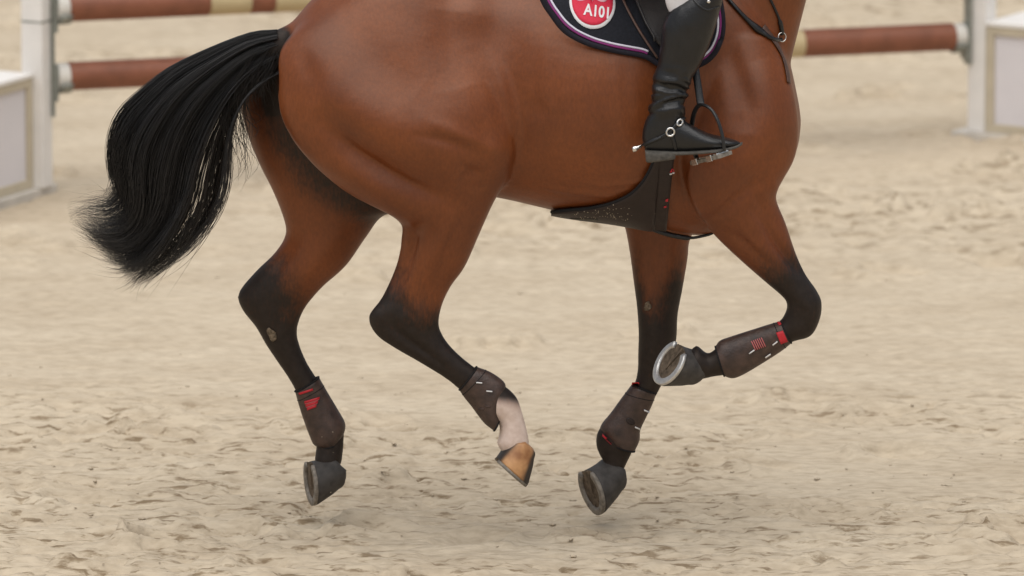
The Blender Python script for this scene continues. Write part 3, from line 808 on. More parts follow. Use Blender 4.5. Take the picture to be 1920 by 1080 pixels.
# ------------------------------------------------------------------ saddle pad, saddle, girth: sheets that follow the trunk
ZAX = float(P(1150, 180, 0)[2])
TRUNK = BVHTree.FromPolygons([tuple(v) for v in trunk[0]], trunk[1])
def polar(x, th, off, bvh=None):
    """point on the hide at world x, angle th about the trunk's axis (0 = near side, 90 = spine), lifted by off"""
    d = Vector((0, -math.cos(th), math.sin(th)))
    o = Vector((x, 0, ZAX))
    h = (bvh or BODY).ray_cast(o + d * .75, -d)
    if h[0] is None: return o + d * .3
    n = h[1]
    if n.dot(d) < 0: n = -n
    return h[0] + (n * .5 + d * .5).normalized() * off
def ang_of(qx, qy, bvh=None):
    l, n = safe(qx, qy, bvh, -.25)
    return l.x, math.atan2(l.z - ZAX, -l.y)
def sheet(boundary, spine, nv, off, thick, m, name, parent, sub=5, both=True):
    bd = crom(boundary, sub); sp = np.linspace(spine[0], spine[1], len(bd))
    xt = [ang_of(*q) for q in bd]
    sps = [float(P(s, 0, 0)[0]) for s in sp]
    rows = []
    for (x, th), xs in zip(xt, sps):
        row = []
        for j in range(-nv, nv + 1) if both else range(-nv, 1):
            f = 1 - abs(j) / nv
            t = th + (math.pi / 2 - th) * f
            xx = x + (xs - x) * f ** 1.2
            row.append(polar(xx, t if j <= 0 else math.pi - t, off))
        rows.append(row)
    rows = np.array(rows)
    for _ in range(2):      # cloth is stiffer than the hide under it
        rows[:, 1:-1] = .5 * rows[:, 1:-1] + .25 * (rows[:, 2:] + rows[:, :-2])
    n = rows.shape[1]; Vv = rows.reshape(-1, 3)
    Ff = [(i * n + j, i * n + j + 1, (i + 1) * n + j + 1, (i + 1) * n + j) for i in range(len(rows) - 1) for j in range(n - 1)]
    nn = normals(Vv, Ff); c = Vv.mean(0)
    if ((Vv - np.array([c[0], 0, ZAX])) * nn).sum() < 0: Ff = [f[::-1] for f in Ff]
    o = mk(name, Vv, Ff, m, parent)
    s = o.modifiers.new('thick', 'SOLIDIFY'); s.thickness = thick; s.offset = 1
    return o, rows, BVHTree.FromPolygons([tuple(v) for v in Vv], Ff)
pad_bd = [(1006, -40), (1018, 0), (1034, 26), (1060, 58), (1100, 80), (1150, 94), (1208, 105), (1240, 122), (1278, 130), (1316, 119), (1339, 100), (1352, 72), (1355, 40), (1350, 0), (1343, -40)]
pad = thing('saddle_pad', P(1180, 0, 0), 'black quilted saddle pad with white and purple piping and a round red badge', 'saddle pad')
padc, prow, PAD = sheet(pad_bd, (1000, 1335), 14, .004, .010, M['pad'], 'quilted_cloth', pad, 6)
PT = .0105
ln, nn = surf_line(pad_bd, .005, PAD, 6, -.28)
Vt, Ft = tube_mesh(ln, .0085, 10, .8, nn); mk('binding', Vt, Ft, M['pad_edge'], pad)
inn = [(1018, -40), (1031, 0), (1046, 24), (1070, 51), (1106, 71), (1150, 84), (1200, 93), (1214, 98)]
inr = [(1290, 118), (1312, 109), (1331, 92), (1342, 68), (1345, 40), (1340, 0), (1333, -40)]
for seg in (inn, inr):
    cx, cy = 1180, 0
    for m, dd, rr in (('white_trim', 0, .0034), ('purple', 4.6, .0036)):
        s2 = []
        for i, q in enumerate(seg):
            a, b = np.array(seg[max(i - 1, 0)]), np.array(seg[min(i + 1, len(seg) - 1)])
            t = (b - a) / np.linalg.norm(b - a); n2 = np.array([-t[1], t[0]])
            s2.append(tuple(np.array(q) + n2 * dd))
        ln, nn = surf_line(s2, PT + .001, PAD, 6, -.28)
        Vt, Ft = tube_mesh(ln, rr, 8, .7, nn); mk('white_piping' if dd == 0 else 'purple_piping', Vt, Ft, M[m], pad)
# quilting seams
for k in range(9):
    a = [(1050 + 26 * k - 60, -60), (1050 + 26 * k - 20, -10), (1050 + 26 * k + 20, 40), (1050 + 26 * k + 50, 76)]
    a = [q for q in a if True]
# badge: white ring, red field, pale motif (cropped by the frame in the photo) and the lettering
badge = patch('badge', disc(1111, 9, 43, 49, -12), 6, 40, M['white_print'], pad, PAD, PT + .002, -.28)
def child(o, p): o.parent = p; o.matrix_parent_inverse = p.matrix_world.inverted(); return o
child(patch('badge_field', disc(1111, 8, 38.5, 43.5, -12), 6, 40, M['emblem_red'], pad, PAD, PT + .0036, -.28), badge)
for (cx, cy, rx, ry, rot) in ((1092, 3, 12, 5, -8), (1113, -2, 6, 9, 0), (1128, 5, 10, 5, 12), (1104, -8, 8, 8, 0)):
    child(patch('pale_motif', disc(cx, cy, rx, ry, rot), 3, 18, M['emblem_pink'], pad, PAD, PT + .005, -.28), badge)
fc = bpy.data.curves.new('lettering', 'FONT'); fc.body = 'A101'; fc.size = 1.0; fc.resolution_u = 3; fc.offset = .025
fo = bpy.data.objects.new('lettering_tmp', fc); COL.objects.link(fo)
dg = bpy.context.evaluated_depsgraph_get(); fm_ = fo.evaluated_get(dg).to_mesh()
tvv = [v.co.copy() for v in fm_.vertices]; tff = [tuple(p.vertices) for p in fm_.polygons]
fo.evaluated_get(dg).to_mesh_clear(); bpy.data.objects.remove(fo)
wmax = max(v.x for v in tvv); hmax = max(v.y for v in tvv)
LV = []
for v in tvv:
    u, w_ = v.x / wmax - .5, v.y / hmax
    qx = 1118 + u * 46 + w_ * 1.5; qy = 36 + u * 7 - w_ * 20
    l, n = safe(qx, qy, PAD, -.28); LV.append(l + n * (PT + .0058))
lt = mk('lettering', LV, tff, M['white_print'], pad, False); child(lt, badge)

saddle = thing('saddle', P(1200, -60, 0), 'dark leather jumping saddle on the black pad, behind the rider\'s boot', 'saddle')
flap_bd = [(1168, -60), (1183, -10), (1198, 30), (1214, 62), (1236, 92), (1262, 104), (1290, 98), (1318, 66), (1334, 20), (1334, -30), (1322, -66)]
flap, frow, FLAP = sheet(flap_bd, (1120, 1310), 12, .024, .007, M['leather_flap'], 'flap', saddle, 5)
ln, nn = surf_line([(1160, -25), (1166, 0), (1180, 30), (1198, 62), (1216, 90), (1230, 111)], .018, PAD, 5, -.28)
Vt, Ft = tube_mesh(ln, .0038, 8, .6, nn); mk('billet_strap', Vt, Ft, M['leather_brown'], saddle)
ln, nn = surf_line([(1186, -20), (1196, 12), (1210, 45), (1228, 76)], .012, FLAP, 5, -.28)
Vt, Ft = tube_mesh(ln, .004, 8, .6, nn); mk('flap_seam', Vt, Ft, M['leather_flap'], saddle)
Vs, Fs = loft([(1085, -120, 1100, -52, 0, .13), (1100, -112, 1110, -55, 0, .17), (1140, -84, 1150, -52, 0, .165), (1200, -78, 1210, -52, 0, .14), (1260, -92, 1265, -58, 0, .12), (1295, -116, 1300, -70, 0, .10), (1312, -112, 1312, -80, 0, .06)], 4, 28, 2.4)
mk('seat', Vs, Fs, M['leather_flap'], saddle)

girth = thing('girth', P(1200, 400, 0), 'dark brown girth with wide belly guard, spattered with sand', 'girth')
top_edge = [(1035, 391), (1062, 388), (1100, 385), (1135, 379), (1162, 371), (1185, 361), (1203, 348), (1217, 332), (1228, 313), (1236, 290), (1241, 262), (1243, 220), (1244, 160), (1246, 110), (1270, 108)]
rows = []
te = crom(top_edge[:-1], 4)
stations = [(q[0], q[1]) for q in te] + [(1250, 110), (1256, 110), (1262, 110), (1268, 110), (1273, 110)]
for sx, sy in stations:
    x, th = ang_of(sx, sy, TRUNK); row = []
    for j in range(-16, 17):
        f = 1 - abs(j) / 16
        t = th + (-math.pi / 2 - th) * f
        lean = 20 / PXM * sstep(.3, -1.2, t) * sstep(1120, 1272, sx)
        row.append(polar(x - lean, t if j <= 0 else -math.pi - t, .011, TRUNK))
    rows.append(row)
rows = np.array(rows)
for _ in range(2): rows[:, 1:-1] = .5 * rows[:, 1:-1] + .25 * (rows[:, 2:] + rows[:, :-2])
n = rows.shape[1]; Vg = rows.reshape(-1, 3)
Fg = [(i * n + j, i * n + j + 1, (i + 1) * n + j + 1, (i + 1) * n + j) for i in range(len(rows) - 1) for j in range(n - 1)]
nn = normals(Vg, Fg)
if ((Vg - np.array([Vg[:, 0].mean(), 0, ZAX])) * nn).sum() < 0: Fg = [f[::-1] for f in Fg]
gobj = mk('belly_guard', Vg, Fg, M['guard'], girth)
s = gobj.modifiers.new('thick', 'SOLIDIFY'); s.thickness = .008; s.offset = 1
GIR = BVHTree.FromPolygons([tuple(v) for v in Vg], Fg)
Vt, Ft = tube_mesh([Vector(v) for v in rows[:, 0]], .0055, 8); mk('edge_binding', Vt, Ft, M['neoprene'], girth)
Vt, Ft = tube_mesh([Vector(v) for v in rows[:, -1]], .0055, 8); mk('edge_binding', Vt, Ft, M['neoprene'], girth)
patch('red_mark', quad((1254, 321), (1265, 321), (1261, 314), (1258, 314)), 3, 3, M['red'], girth, GIR, .0095, -.25)
patch('white_mark', quad((1254, 322.5), (1265, 322.5), (1264, 325), (1254, 325)), 3, 1, M['white_print'], girth, GIR, .0095, -.25)
patch('red_mark', quad((1247, 371), (1252, 369), (1252, 374), (1247, 374)), 2, 2, M['red'], girth, GIR, .0095, -.25)
patch('red_mark', quad((1244, 383), (1249, 382), (1249, 385), (1244, 386)), 2, 2, M['red'], girth, GIR, .0095, -.25)
# dried sand thrown onto the guard
tvs, tfs = [], []
for k in range(75):
    qx = np.clip(rt.normal(1130, 38), 1050, 1240); qy = 402 - (qx - 1080) * .06 + rt.normal(0, 7) - 2
    l, nrm_ = shoot(qx, qy, GIR)
    if l is None: continue
    if nrm_.y > 0: nrm_ = -nrm_
    c = l + nrm_ * .0088; r = rt.uniform(.0007, .0021)
    pts = [c + Vector(v) * r for v in ((1, 0, 0), (-1, 0, 0), (0, .7, 0), (0, -.7, 0), (0, 0, 1), (0, 0, -1))]
    b = len(tvs); tvs += pts
    tfs += [tuple(b + i for i in f) for f in ((0, 2, 4), (2, 1, 4), (1, 3, 4), (3, 0, 4), (2, 0, 5), (1, 2, 5), (3, 1, 5), (0, 3, 5))]
sp = mk('sand_spatter', tvs, tfs, M['sand'], girth); sp['kind'] = 'stuff'
patch('metal_plate', quad((1070, 404), (1122, 406), (1118, 410), (1074, 408)), 6, 2, M['sole'], girth, GIR, .009, -.1)

# ------------------------------------------------------------------ breastplate
bp = thing('breastplate', P(1420, 60, -.2), 'black elastic and brown leather breastplate straps across shoulder and chest', 'breastplate')
ln, nn = surf_line([(1354, -14), (1372, 8), (1390, 28), (1408, 46), (1424, 60), (1440, 71), (1454, 76), (1463, 74)], .007, None, 5, -.2)
rad = [.0062 + .0065 * math.exp(-((i / len(ln) - .52) / .13) ** 2) for i in range(len(ln))]
Vt, Ft = tube_mesh(ln, rad, 10, .7, nn); mk('elastic_strap', Vt, Ft, M['leather_black'], bp)
ln, nn = surf_line([(1438, -14), (1448, 8), (1456, 26), (1462, 44), (1465, 64)], .006, None, 5, -.12)
Vt, Ft = tube_mesh(ln, [.0042] * (len(ln) - 7) + [.0075] * 7, 8, .8, nn); mk('neck_strap', Vt, Ft, M['leather_black'], bp)
c, nn_ = safe(1462, 68, None, -.12); c = c + nn_ * .012
ax = Vector((.45, -.75, .1)).normalized(); e1 = ax.orthogonal().normalized(); e2 = ax.cross(e1)
Vt, Ft = tube_mesh([c + (e1 * math.cos(a) + e2 * math.sin(a)) * .014 for a in np.linspace(0, 2 * math.pi, 25)], .0018, 8); mk('ring', Vt, Ft, M['silver'], bp)
ln, nn = surf_line([(1430, 50), (1444, 68), (1457, 88), (1466, 106), (1472, 124), (1476, 143), (1477, 156)], .004, None, 5, -.12)
nn = [n for n in nn]
Vt, Ft = tube_mesh(ln, [.0125] * (len(ln) - 8) + list(np.linspace(.0125, .009, 8)), 12, .22, nn); mk('chest_strap', Vt, Ft, M['leather_brown'], bp)
bs = crom([(1170, 411), (1205, 422), (1240, 435), (1265, 442), (1295, 446), (1320, 442), (1338, 436), (1366, 420), (1400, 380)], 5)
Vt, Ft = tube_mesh([P(a, b, -.05 * (0 if a > 1340 else 1) - .02) for a, b in bs], [.008 if q[0] < 1290 else .0045 for q in bs], 8, .6); mk('belly_strap', Vt, Ft, M['leather_black'], bp)
pb = safe(1224, 424, None, .1)

# ------------------------------------------------------------------ stirrups
def stirrup(sg, label):
    def Q(x, y, d): return Vector(P(x, y, -d)) if sg < 0 else Vector(P(x, y, -d)) * 1.0
    root = thing('stirrup', P(1325, 270, -.41), label, 'stirrup', 'stirrups of the saddle')
    arch = crom([(1306, 296, .345), (1299, 272, .345), (1297, 240, .352), (1301, 214, .372), (1309, 199, .392), (1320, 197, .412), (1335, 207, .435), (1347, 229, .452), (1355, 257, .462), (1358, 284, .465)], 4)
    Vt, Ft = tube_mesh([Q(*a) for a in arch], .0075, 10, .7)
    parts = [('frame', Vt, Ft, M['stirrup'])]
    # tread: plate with two cleats
    a, b = Q(1306, 298, .345), Q(1358, 286, .465)
    ux = (b - a).normalized(); wx = Vector((.80, .50, .18)); wx = (wx - ux * wx.dot(ux)).normalized(); uz = ux.cross(wx).normalized()
    if uz.z < 0: uz = -uz
    def box(c0, c1, w0, w1, z0, z1):
        vs = [a + ux * i + wx * j + uz * k for i in (c0, c1) for j in (w0, w1) for k in (z0, z1)]
        return vs, [(0, 1, 3, 2), (4, 6, 7, 5), (0, 4, 5, 1), (2, 3, 7, 6), (0, 2, 6, 4), (1, 5, 7, 3)]
    L = (b - a).length
    parts.append(('tread', *box(.0, L, -.028, .028, -.013, -.001), M['dusty']))
    parts.append(('tread_plate', *box(.012, L - .008, -.024, .024, -.001, .004), M['silver']))
    parts.append(('cleat', *box(.014, .042, -.032, -.0282, -.015, .004), M['silver']))
    parts.append(('cleat', *box(L - .058, L - .03, -.032, -.0282, -.015, .004), M['silver']))
    lth = crom([(1292, 70, .335), (1300, 110, .352), (1307, 150, .372), (1313, 190, .393), (1315, 198, .40)], 4)
    Vt, Ft = tube_mesh([Q(*q) for q in lth], .0115, 12, .3); parts.append(('stirrup_leather', Vt, Ft, M['leather_black']))
    for nme, v, f, m in parts:
        v = np.array(v, float)
        if sg > 0: v = v * [1, -1, 1]; f = [tuple(q[::-1]) for q in f]
        o = mk(nme, v, f, m, root, nme not in ('tread', 'tread_plate', 'cleat'))
        if nme in ('tread', 'tread_plate', 'cleat'):
            bv = o.modifiers.new('bevel', 'BEVEL'); bv.width = .0012; bv.segments = 2
    return root
stirrup(-1, 'black stirrup with silver tread under the rider\'s boot')
stirrup(1, 'black stirrup on the far side of the horse, hidden by its barrel')

# ------------------------------------------------------------------ rider
person = thing('person', P(1200, -60, 0), 'rider in white breeches and tall black boots, foot in the stirrup', 'person')
BY = -.395
def mirror(vf, s):
    v, f = vf
    v = np.array(v, float)
    if s > 0: return v * [1, -1, 1], [tuple(q[::-1]) for q in f]
    return v, f
shaft = loft([(1372, -46, 1270, 4, BY + .01, .05), (1360, -10, 1258, 17, BY + .004, .055), (1346, 34, 1250, 30, BY, .058), (1342, 50, 1241, 54, BY, .06), (1329, 88, 1236, 98, BY, .056), (1311, 125, 1230, 142, BY, .048), (1291, 160, 1224, 174, BY, .041),
              (1284, 190, 1217, 207, BY, .038), (1282, 214, 1206, 238, BY, .037), (1285, 228, 1204, 262, BY, .036), (1280, 262, 1208, 278, BY, .03)], 5, 28, 2.2)
footl = loft([(1212, 240, 1210, 284, BY, .026), (1232, 228, 1230, 285, BY, .034), (1262, 218, 1262, 286, BY, .036), (1293, 232, 1290, 284, BY - .004, .038), (1325, 249, 1322, 281, BY - .008, .043), (1352, 256, 1350, 278, BY - .010, .043), (1376, 262, 1374, 275, BY - .012, .03), (1390, 267, 1390, 271, BY - .012, .008)], 5, 28, 2.3)
Vb, Fb = join([shaft, footl]); Vb, Fb, Eb = voxel(Vb, Fb, .0045)
Vb = smooth_v(Vb, Eb, 8, .4)
Nb = normals(Vb, Fb); bx_, by_ = toPX(Vb)
if ((Vb - Vb.mean(0)) * Nb).sum() < 0: Nb = -Nb
mk_ = sstep(118, 150, by_) * sstep(226, 205, by_) * sstep(1300, 1285, bx_ - .0 * by_)
u = (by_ + .22 * (bx_ - 1255) * np.where(by_ < 178, -1, .8)) + 7 * fbm(bx_ / 26, by_ / 22, 61, 2)
fold = (np.clip(1 - 3.2 * np.abs(vnoise(bx_ / 60 + 3, u / 15, 71)), -.4, 1) * .0105 + np.clip(1 - 3.5 * np.abs(vnoise(bx_ / 35 + 8, u / 8, 72)), -.4, 1) * .004) - .003
fold2 = .0018 * fbm(bx_ / 18, by_ / 40, 63, 3) * sstep(250, 100, by_)
Vb = Vb + Nb * (fold * mk_ + fold2)[:, None]
# sole and heel
sole = loft([(1209, 279, 1211, 301, BY, .030), (1216, 281, 1217, 303, BY, .036), (1240, 282, 1242, 300, BY, .037), (1266, 282, 1266, 296, BY, .036)], 3, 28, 5)
sole2 = loft([(1210, 279, 1210, 287, BY, .03), (1260, 281, 1260, 289, BY, .036), (1290, 281, 1290, 288, BY - .003, .037), (1325, 278, 1325, 285, BY - .008, .045), (1352, 275, 1352, 282, BY - .010, .045), (1378, 271, 1378, 277, BY - .012, .031), (1392, 267, 1392, 271, BY - .012, .008)], 4, 28, 4)
for s in (-1, 1):
    v, f = mirror((Vb, Fb), s)
    bo = mk('riding_boot', v, f, M['leather_black'], person)
    v, f = mirror(join([sole, sole2]), s); mk('sole', v, f, M['sole'], bo)
    bv = BVHTree.FromPolygons([tuple(q) for q in Vb], Fb)
    # spur on its strap
    a = crom([(1192, 279, BY), (1200, 275, BY - .004), (1210, 270, BY - .03), (1226, 264, BY - .042), (1240, 257, BY - .044)], 4)
    v, f = mirror(tube_mesh([P(*q) for q in a], [.0035] * 4 + [.0028] * (len(a) - 4), 8), s); mk('spur', v, f, M['silver'] if s > 0 else M['leather_black'], bo)
    ball = [(1183.5, 279, 1185, 280, BY, .001), (1186, 275, 1187, 285, BY, .008), (1189.5, 273.6, 1190.5, 284.6, BY, .0095), (1193, 273, 1194, 283, BY, .008), (1197, 273, 1198, 279, BY, .005), (1202, 271, 1203, 277, BY, .004)]
    v, f = mirror(loft(ball, 3, 16), s); mk('spur_ball', v, f, M['silver'], bo)
    for line in ([(1206, 272), (1222, 265), (1240, 257), (1257, 247), (1266, 236), (1276, 226), (1284, 222)], [(1258, 250), (1263, 264), (1266, 276), (1268, 288)]):
        ln, nn = surf_line(line, .003, bv, 4, BY)
        v, f = mirror(tube_mesh(ln, .006, 8, .35, nn), s); mk('spur_strap', v, f, M['leather_black'], bo)
    for (cx, cy, r, k) in ((1257, 247, .0125, .95), (1273, 230, .0105, .75)):
        c, n_ = safe(cx, cy, bv, BY); c = c + n_ * .007
        e1 = Vector((.80, 0, -.6)); e1 = (e1 - n_ * e1.dot(n_)).normalized(); e2 = n_.cross(e1)
        v, f = mirror(tube_mesh([c + (e1 * math.cos(a) * r * k + e2 * math.sin(a) * r) for a in np.linspace(0, 2 * math.pi, 17)], .0032, 8), s)
        mk('buckle', v, f, M['silver'], bo)
    c, n_ = safe(1328, 3, bv, BY)
    rg = [(c + n_ * .002, .006), (c + n_ * .006, .0055), (c + n_ * .008, .003)]
    v, f = mirror(ring_mesh([np.array([q + (Vector((1, 0, 0)) * math.cos(a) + Vector((0, 0, 1)) * math.sin(a)) * r for a in np.linspace(0, 6.283, 13)[:-1]]) for q, r in rg]), s)
    mk('snap', v, f, M['silver'], bo)
    ln, nn = surf_line([(1296, -8), (1308, 8), (1326, 19), (1349, 12)], .001, bv, 4, BY)
    v, f = mirror(tube_mesh(ln, .0035, 8, .6, nn), s); mk('top_binding', v, f, M['leather_black'], bo)
# the rider above the boots: breeches, jacket, head (all above the frame)
thighs = []
for s in (-1, 1):
    thighs.append(loft([(1190, -190, 1080, -90, s * .12, .10), (1260, -170, 1150, -60, s * .24, .095), (1340, -125, 1225, -50, s * .33, .08), (1375, -85, 1265, -45, s * .375, .066), (1366, -40, 1246, -18, s * .385, .055), (1348, 0, 1246, 6, s * .385, .044), (1340, 40, 1262, 40, s * .39, .04)], 4, 24))
hips = loft([(1190, -110, 1060, -100, 0, .15), (1210, -190, 1060, -170, 0, .18), (1245, -260, 1095, -250, 0, .16)], 4, 28)
Vr, Fr = join(thighs + [hips]); Vr, Fr, Er = voxel(Vr, Fr, .010); Vr = smooth_v(Vr, Er, 6, .4)
mk('breeches', Vr, Fr, M['breeches'], person)
parts = [loft([(1225, -240, 1085, -235, 0, .155), (1270, -330, 1120, -320, 0, .165), (1330, -440, 1160, -420, 0, .19), (1365, -520, 1195, -510, 0, .205), (1350, -580, 1230, -575, 0, .15), (1330, -600, 1260, -600, 0, .07)], 4, 28)]
for s in (-1, 1):
    parts.append(loft([(1310, -560, 1240, -530, s * .20, .05), (1330, -470, 1265, -450, s * .25, .048), (1355, -380, 1300, -350, s * .25, .042), (1420, -310, 1390, -270, s * .17, .036), (1490, -270, 1470, -235, s * .09, .03)], 4, 16))
Vr, Fr = join(parts); Vr, Fr, Er = voxel(Vr, Fr, .010); Vr = smooth_v(Vr, Er, 6, .4)
mk('jacket', Vr, Fr, M['jacket'], person)
parts = [loft([(1330, -570, 1265, -570, 0, .055), (1345, -640, 1280, -635, 0, .055), (1385, -665, 1268, -660, 0, .065), (1398, -710, 1262, -715, 0, .075), (1392, -765, 1262, -770, 0, .075), (1365, -800, 1290, -800, 0, .05)], 4, 24),
         loft([(1398, -700, 1396, -712, 0, .012), (1408, -700, 1402, -716, 0, .01), (1414, -702, 1412, -712, 0, .006)], 3, 10)]
Vr, Fr = join(parts); Vr, Fr, Er = voxel(Vr, Fr, .0055); Vr = smooth_v(Vr, Er, 3, .3)
mk('body', Vr, Fr, M['skin'], person)
for s in (-1, 1):
    parts = []
    parts.append(loft([(1484, -272, 1466, -236, s * .085, .025), (1510, -262, 1492, -222, s * .075, .018), (1535, -252, 1520, -218, s * .07, .016)], 3, 14))
    for k in range(4):
        x0, y0 = 1530 - 3 * k, -246 + 9 * k
        parts.append(loft([(x0 - 6, y0 - 4, x0 - 6, y0 + 5, s * .07, .009), (x0 + 18, y0 + 1, x0 + 14, y0 + 10, s * .06, .009), (x0 + 22, y0 + 14, x0 + 14, y0 + 10, s * .045, .008), (x0 + 12, y0 + 20, x0 + 8, y0 + 13, s * .035, .007)], 3, 10))
    parts.append(loft([(1500, -256, 1500, -246, s * .062, .010), (1520, -264, 1518, -253, s * .05, .010), (1540, -264, 1538, -255, s * .045, .008)], 3, 10))
    Vr, Fr = join(parts); Vr, Fr, Er = voxel(Vr, Fr, .004); Vr = smooth_v(Vr, Er, 3, .3)
    mk('glove', Vr, Fr, M['jacket'], person)
Vv, Ff = loft([(1404, -728, 1252, -722, 0, .088), (1404, -765, 1250, -762, 0, .095), (1385, -808, 1265, -806, 0, .08), (1345, -828, 1300, -828, 0, .03)], 5, 28)
V2, F2 = loft([(1398, -722, 1398, -732, 0, .08), (1430, -716, 1430, -722, 0, .06), (1446, -712, 1446, -716, 0, .02)], 4, 20)
mk('helmet', *join([(Vv, Ff), (V2, F2)]), M['helmet'], person)

# ------------------------------------------------------------------ jump: two standards and two poles
def boxm(o, ax, ay, az, x0, x1, y0, y1, z0, z1):
    o = np.array(o)
    vs = [o + np.array(ax) * i + np.array(ay) * j + np.array(az) * k for i in (x0, x1) for j in (y0, y1) for k in (z0, z1)]
    return vs, [(0, 1, 3, 2), (4, 6, 7, 5), (0, 4, 5, 1), (2, 3, 7, 6), (0, 2, 6, 4), (1, 5, 7, 3)]
def gpt(qx, qy):
    d = P(qx, qy, 0) - CAMP; t = -CAMP[2] / d[2]
    return CAMP + d * t
def bevelled(name, vf, m, parent, w=.003):
    o = mk(name, *vf, m, parent, False)
    b = o.modifiers.new('bevel', 'BEVEL'); b.width = w; b.segments = 2
    return o
UP = (0, 0, 1)
def standard(base, wang, side, label, fence_dir, db=0.0):
    """post with a boxed wing; wing runs along wang (degrees), side = +1 to the right"""
    root = thing('jump_standard', base, label, 'jump standard', 'standards of the jump')
    a = np.array([math.cos(R(wang)), math.sin(R(wang)), 0]); 
    b = np.array([-a[1], a[0], 0]);
    if b[1] < 0: b = -b                       # b points away from the camera
    A, B = tuple(a), tuple(b)
    z0 = .035
    bevelled('post', boxm(base, A, B, UP, -.034, .042, -.045, .045, z0, 1.62), M['wood_white'], root)
    bevelled('post_joint', boxm(base, A, B, UP, -.0355, .0435, -.0465, .0465, .665, .672), M['track'], root, .0005)
    WL, WD, WH = .62, .30, .455
    x0 = .044; b0 = np.array(base); base = b0 + b * db
    bevelled('box_core', boxm(base, A, B, UP, x0 + .012, x0 + WL - .012, -.033, WD - .012, z0 + .012, WH - .012), M['panel'], root, .001)
    fr = .045
    for (u0, u1, v0, v1) in ((x0, x0 + WL, WH - fr * .7, WH), (x0, x0 + WL, z0, z0 + fr * .8), (x0, x0 + fr * .8, z0 + fr * .8, WH - fr * .7), (x0 + WL - fr * .8, x0 + WL, z0 + fr * .8, WH - fr * .7)):
        bevelled('frame_rail', boxm(base, A, B, UP, u0, u1, -.045, -.0335, v0, v1), M['cream'], root, .002)
    bevelled('box_top', boxm(base, A, B, UP, x0 - .0, x0 + WL + .01, -.05, WD, WH + .001, WH + .019), M['wood_white'], root)
    bevelled('box_side', boxm(base, A, B, UP, x0, x0 + .011, -.033, WD - .001, z0 + .001, WH - .001), M['wood_white'], root, .001)
    bevelled('far_post', boxm(base, A, B, UP, x0 + WL + .012, x0 + WL + .09, -.045, .045, z0, 1.62), M['wood_white'], root)
    bevelled('foot_board', boxm(base, A, B, UP, -.09, x0 + WL + .12, -.075, .05, -.004, z0 - .001), M['foot'], root)
    bevelled('cross_foot', boxm(base, A, B, UP, x0 + .3, x0 + .38, .051, .36, -.004, z0 - .002), M['foot'], root)
    base = b0
    # metal track on the inner face with the cups
    f = np.array(fence_dir); f = f / np.linalg.norm(f); g = np.array([-f[1], f[0], 0])
    bevelled('cup_track', boxm(base, tuple(f), tuple(g), UP, .052, .062, -.03, .03, .30, 1.5), M['track'], root, .001)
    return root, np.array(base) + f * .062
LB = gpt(72, 366); RB = gpt(1838, 260)
fd = RB - LB; fdn = fd / np.linalg.norm(fd); gn = np.array([-fdn[1], fdn[0], 0])
sl, lface = standard(LB, 180 + 64, -1, 'white jump standard holding the ends of both poles, behind the tail', fd, .042)
sr, rface = standard(RB, -31, 1, 'white jump standard with boxed panel, in front of the horse\'s chest', -fd)
def pole_at(qa, qb, label, bands):
    """qa, qb: end pixels at the two posts"""
    a = P(*qa, LB[1]) + gn * 0; b = P(*qb, RB[1])
    a = np.array([lface[0], lface[1], a[2]]) + fdn * .014; b = np.array([rface[0], rface[1], b[2]]) - fdn * .014
    L = np.linalg.norm(b - a); t = (b - a) / L
    root = thing('jump_pole', a, label, 'jump pole', 'poles of the jump')
    s = gn; u = np.cross(t, s); u = u if u[2] > 0 else -u
    n = 28; r = .0545
    def at(d, rr): return np.array([a + t * d + (s * math.cos(q) + u * math.sin(q)) * rr for q in np.linspace(0, 2 * math.pi, n, endpoint=False)])
    names = {'pole_white': 'white_band', 'pole_brown': 'brown_band', 'pole_beige': 'beige_band'}
    for (d0, d1, m) in bands:
        d1 = L if d1 is None else d1
        d0, d1 = (L + d0 if d0 < 0 else d0), (L + d1 if d1 < 0 else d1)
        rr = r - (.004 if m == 'pole_white' else 0)
        rs = [at(d0, .001), at(d0, rr * .96), at(d0 + .003, rr)] + [at(d, rr) for d in np.linspace(d0 + .01, d1 - .01, 6)] + [at(d1 - .003, rr), at(d1, rr * .96), at(d1, .001)]
        o = mk(names[m], *ring_mesh(rs), M[m], root)
    return root, a, b
def cup(p, d, root):
    """half-round metal cup under a pole end; d points along the pole"""
    d = np.array(d); s = np.array([-d[1], d[0], 0]); rs = []
    for k in (0, .05):
        rs.append(np.array([p + d * k + s * math.cos(q) * .058 + np.array(UP) * math.sin(q) * .058 for q in np.linspace(R(200), R(340), 12)]))
    v, f = ring_mesh(rs, False, False)
    o = mk('cup', v, f, M['track'], root); m = o.modifiers.new('t', 'SOLIDIFY'); m.thickness = .006; m.offset = 1
    bevelled('cup_plate', boxm(p - d * .001, tuple(d), tuple(s), UP, -.012, -.001, -.035, .035, -.09, .05), M['track'], root, .001)
lo, la, lb = pole_at((100, 146), (1812, 66), 'lower brown jump pole with beige bands, passing behind the horse', [(0, .045, 'pole_white'), (.046, 1.05, 'pole_brown'), (1.051, 1.21, 'pole_beige'), (1.211, 2.2, 'pole_brown'), (2.201, 2.36, 'pole_beige'), (2.361, 2.86, 'pole_brown'), (2.861, 3.03, 'pole_beige'), (3.031, -.046, 'pole_brown'), (-.045, None, 'pole_white')])
up_, ua, ub = pole_at((100, 17), (1812, -62), 'upper brown jump pole with two beige bands, above the tail', [(0, .045, 'pole_white'), (.046, .60, 'pole_brown'), (.601, .765, 'pole_beige'), (.766, .86, 'pole_brown'), (.861, 1.03, 'pole_beige'), (1.031, 2.6, 'pole_brown'), (2.601, 2.77, 'pole_beige'), (2.771, -.046, 'pole_brown'), (-.045, None, 'pole_white')])
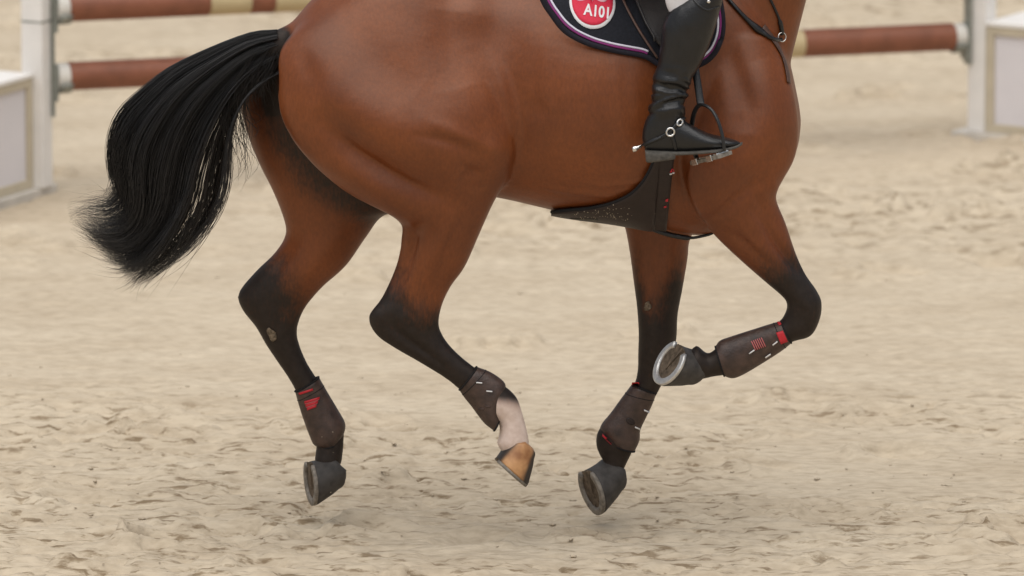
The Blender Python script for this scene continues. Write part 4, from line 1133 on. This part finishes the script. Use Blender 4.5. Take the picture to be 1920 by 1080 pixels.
for p in (la, ua): cup(p, fdn, sl)
for p in (lb, ub): cup(p, -fdn, sr)

# ------------------------------------------------------------------ loose clods and sand in the air
def lumps(name, pts, label, cat):
    vv, ff = [], []
    base = np.array([(1, 0, 0), (-1, 0, 0), (0, 1, 0), (0, -1, 0), (0, 0, 1), (0, 0, -1), (.6, .6, .5), (-.6, .6, .4), (-.6, -.6, .5), (.6, -.6, .4)], float)
    hull = [(4, 0, 6), (4, 6, 2), (4, 2, 7), (4, 7, 1), (4, 1, 8), (4, 8, 3), (4, 3, 9), (4, 9, 0), (5, 6, 0), (5, 2, 6), (5, 7, 2), (5, 1, 7), (5, 8, 1), (5, 3, 8), (5, 9, 3), (5, 0, 9)]
    for (x, y, z, r) in pts:
        a = rt.uniform(0, 6.28); c, s = math.cos(a), math.sin(a)
        b = base * rt.uniform(.65, 1.2, (10, 1)) * [r * 1.4, r, r * .55]
        b = np.stack([b[:, 0] * c - b[:, 1] * s, b[:, 0] * s + b[:, 1] * c, b[:, 2]], 1) + [x, y, z]
        o = len(vv); vv += list(b); ff += [tuple(o + i for i in f) for f in hull]
    o = mk(name, vv, ff, M['sand']); tag(o, label, cat, kind='stuff'); return o
pts = []
while len(pts) < 600:
    y = rt.uniform(-.9, 9); x = rt.uniform(-2.6, 2.6)
    dens = (sstep(3.2, 1.2, np.array(y)) + .12) * sstep(-.2, .25, fbm(np.array([x / .7]), np.array([y / .6]), 90, 2))[0]
    if rt.rand() > dens: continue
    r = min(.010, .0025 + rt.exponential(.002)); pts.append((x, y, gz(x, y) + r * .1, r))
lumps('sand_clods', pts, 'loose clods of sand scattered over the arena surface', 'clods')
pts = []
for (qx, qy, dx, dy, n, d) in ((590, 975, 45, 18, 60, .13), (1125, 985, 55, 14, 60, .12), (760, 830, 130, 50, 26, -.1), (700, 870, 60, 30, 12, 0)):
    for k in range(n):
        p = P(qx + rt.normal(0, dx), qy + rt.normal(0, dy), d + rt.normal(0, .08))
        if p[2] > .01: pts.append((*p, rt.uniform(.0008, .0024)))
lumps('kicked_up_sand', pts, 'grains of sand thrown up beneath the hooves', 'sand')
